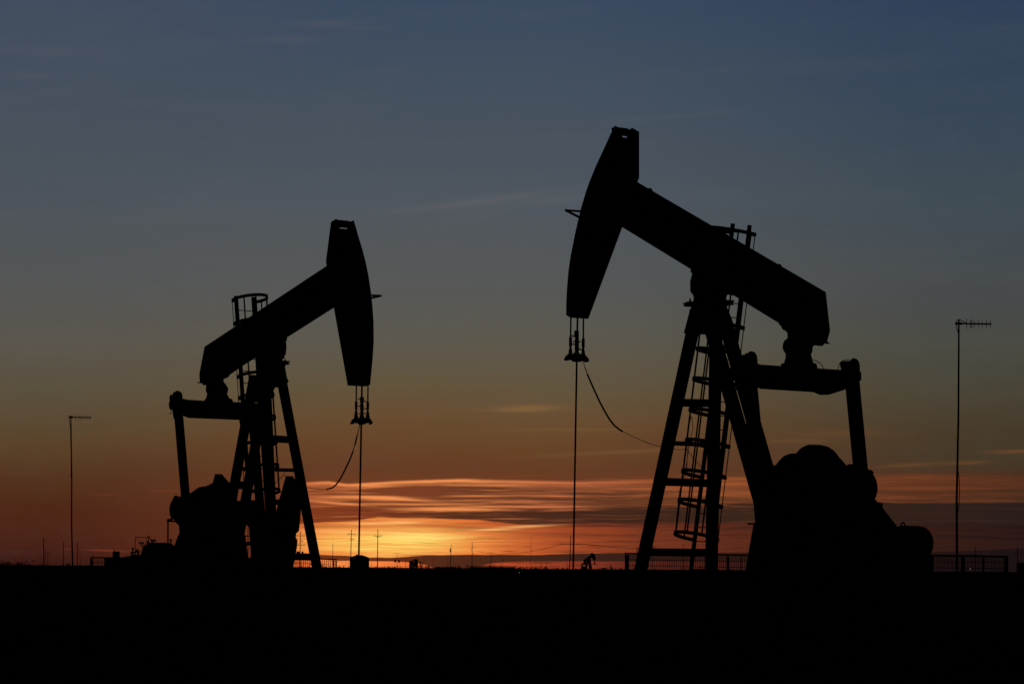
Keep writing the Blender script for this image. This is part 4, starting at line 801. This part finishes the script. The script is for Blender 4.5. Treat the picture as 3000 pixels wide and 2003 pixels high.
# ------------------------------------------------------------------ two more pumpjacks far out on the plain
def far_pump(px, D, label):
    k = Unit(px, D, 1, 25); root = empty('pumpjack', k.O, k.rot); tag(root, label, 'pumpjack', 'far pumpjacks on the skyline')
    def sl_(nm, pts, v, parent=root, mat='steel'):
        o = MB(); k.slab(o, [(1250+x/3.915, 1500+y/3.915) for x, y in pts], -v, v, plain=0.001); return o.build(nm, mat, parent)
    def st(nm, a, b_, v, w):
        o = MB(); p = k.P(1250+a[0]/3.915, 1500+a[1]/3.915, v); q = k.P(1250+b_[0]/3.915, 1500+b_[1]/3.915, v); o.strut(p, q, w, side=(0,1,0)); return o.build(nm, 'steel', root)
    sl_('walking_beam', [(1802,548),(1812,541),(1880,490),(1896,500),(1888,518),(1830,556),(1822,582),(1803,585)], 0.25)
    sl_('horse_head', [(1886,470),(1893,465),(1910,470),(1922,488),(1930,512),(1932,545),(1920,548),(1908,530),(1896,510),(1884,498)], 0.35)
    st('front_leg', (1863,520), (1891,655), -0.9, 0.7); st('front_leg', (1860,520), (1868,655), 0.9, 0.6); st('rear_leg', (1856,522), (1824,655), 0, 0.8)
    st('cross_bar', (1845,580), (1880,582), 0, 0.3); st('polished_rod', (1927,545), (1927,600), 0, 0.2)
    st('equalizer_beam', (1782,592), (1830,592), 0, 0.8); st('pitman_arm', (1785,590), (1778,650), -0.8, 0.5); st('pitman_arm', (1826,595), (1838,650), 0.8, 0.5)
    sl_('gearbox', [(1780,625),(1800,618),(1815,622),(1822,640),(1845,660),(1776,660)], 0.6); sl_('carrier_bar', [(1920,570),(1932,570),(1932,600),(1922,600)], 0.15)
    return root
fp = far_pump(1725, 2080.0, 'small distant pumpjack silhouetted just right of the right polished rod')
c = fp.copy(); COL.objects.link(c)
for ch in fp.children:
    d = ch.copy(); COL.objects.link(d); d.parent = c; d.matrix_parent_inverse = ch.matrix_parent_inverse
D = 7600.0; c.location = spot(1790, D); c.rotation_euler.z = fp.rotation_euler.z+math.radians(165)
c['label'] = 'farthest, tiniest pumpjack on the skyline beside the right fence corner'

# ------------------------------------------------------------------ yard lights
def yard_light(px, py, D, label):
    b = spot(px, D); r = empty('yard_light', b); tag(r, label, 'lamp', 'small lit yard lights'); z = HC+(hor(px)-py)*D/F
    o = MB(); o.tube([(0,0,0),(0,0,z-0.05)], 0.03, 8); o.build('post', 'galv', r)
    o = MB(); o.lathe((0,0,z-0.05), [(0.03,0),(0.06,0.03),(0.06,0.09),(0.02,0.12)], 12); o.build('lamp_head', 'lamp', r)
yard_light(1521.2, 1675.5, 620.0, 'tiny white light low in the dark right of the low flat building')
yard_light(2842.5, 1666, 560.0, 'tiny white light seen through the fence at the far right')

# ------------------------------------------------------------------ trees and scrub on the skyline
def leaves(o, cx, cy, z0, rx, ry, h, n, s, rnd):
    for _ in range(n):
        a = rnd.random()*6.283; q = rnd.random()**0.5; zz = rnd.random()
        prof = (1-zz*zz*0.75)**0.5
        p = Vector((cx+math.cos(a)*q*rx*prof, cy+math.sin(a)*q*ry*prof, z0+zz*h))
        u = Vector((rnd.uniform(-1,1), rnd.uniform(-1,1), rnd.uniform(-1,1))).normalized(); v = u.orthogonal().normalized()
        ss = s*rnd.uniform(0.5,1.3); o.add([p-u*ss, p+v*ss*0.7, p+u*ss, p-v*ss*0.7], [(0,1,2,3)])
def tree(px, ytop, w_px, D, label, seed, lobes=5, name='tree'):
    rnd = random.Random(seed); b = spot(px, D); k = D/F; H = HC+(hor(px)-ytop)*k; w = w_px*k
    r = empty(name, b); tag(r, label, 'tree', 'dark trees on the skyline')
    o = MB(); o.tube([(0,0,-0.2),(0.05,0,H*0.25),(0.0,0.05,H*0.55),(0.1,0,H*0.8)], H*0.035, 7, H*0.012)
    for i in range(4):
        a = rnd.random()*6.28; o.tube([(0,0,H*(0.25+0.1*i)), (math.cos(a)*w*0.3, math.sin(a)*w*0.3, H*(0.5+0.1*i))], H*0.015, 5, H*0.006)
    o.build('trunk', 'wood', r)
    o = MB()
    for i in range(lobes):
        f = (i+0.5)/lobes-0.5; hh = H*rnd.uniform(0.86, 1.0); leaves(o, f*w*0.8, rnd.uniform(-0.3,0.3), H*0.08, w*0.62/lobes+0.1*w, w*0.3, hh-H*0.08, 260, H*0.035, rnd)
    o.build('crown', 'scrub', r)
tree(1205,1638,13,760.0,'bushy tree on the skyline, taller left half of the skyline clump',1)
tree(1218,1636.5,15,770.0,'bushy tree on the skyline, broader right half of the skyline clump',2)
tree(1231,1640,3,790.0,'narrow upright shrub touching the right side of the bushy tree clump',3,1)
tree(1236,1640.5,3,800.0,'second narrow upright shrub right of the bushy tree clump',4,1)
tree(1542.5,1656.5,4.5,1500.0,'small dark column-shaped tree below and left of the very thin tall mast',5,1)
tree(1557.8,1656,5,1500.0,'small dark column-shaped tree right at the very thin tall mast',6,1)
tree(1570,1659,7,1500.0,'small round tree just right of the very thin tall mast',7,2)
tree(1632,1661,9,1500.0,'low round tree midway between the thin mast and the large leaning pole',8,2)
tree(57,1645.5,22,1300.0,'low spreading tree on the left skyline under the fourth pole',9,4)
tree(20,1646,40,1300.0,'low spreading tree on the left skyline at the frame edge',10,5)
tree(200,1648,16,1300.0,'low bushy tree just left of the left antenna mast foot',11,3)
tree(1098,1659.5,10,800.0,'low bush tree between the domed tank and the tall braced pole',12,3)
tree(995,1656,14,800.0,'low bush tree between the left fence end and the domed tank',13,3)
for i, (x_, y_, w_, D_, lab) in enumerate([(1140,1657.5,12,900,'low round bush tree left of the low transformer pole'),(1156,1658,8,900,'small bush tree under the low transformer pole'),(1252,1656.5,16,1000,'low wide bush tree right of the bushy tree clump'),(1285,1657,10,1100,'low bush tree between the bushy clump and the leaning transformer pole'),(1345,1657.5,14,1100,'low bush tree between the leaning transformer pole and the tall slim pole'),(1520,1659,10,1200,'low bush tree just off the right end of the low flat building'),(1600,1660,12,1400,'low bush tree under the third plain pole right of the thin mast'),(1648,1661,9,1300,'low bush tree just left of the large leaning pole foot'),(1765,1662,11,1500,'low bush tree between the two distant pumpjacks'),(1818,1663,10,1300,'low bush tree against the right fence corner post')]):
    tree(x_, y_, w_, D_, lab, 40+i, 3)
rnd = random.Random(33); o = MB()
for i in range(1500):
    D = rnd.uniform(480, 1400); x = rnd.uniform(-0.165, 0.165)*D
    px = PX0 + x/D*F; h = rnd.uniform(0.8, 1.5) if rnd.random() < 0.82 else rnd.uniform(1.5, 2.0)
    if px < 110: h = h*1.35+0.1
    w = rnd.uniform(0.7, 2.2); leaves(o, x, D, 0.0, w, w, h, 42, 0.13, rnd)
tag(o.build('scrub', 'scrub'), 'dark low scrub bushes along the horizon', 'bushes', kind='stuff')
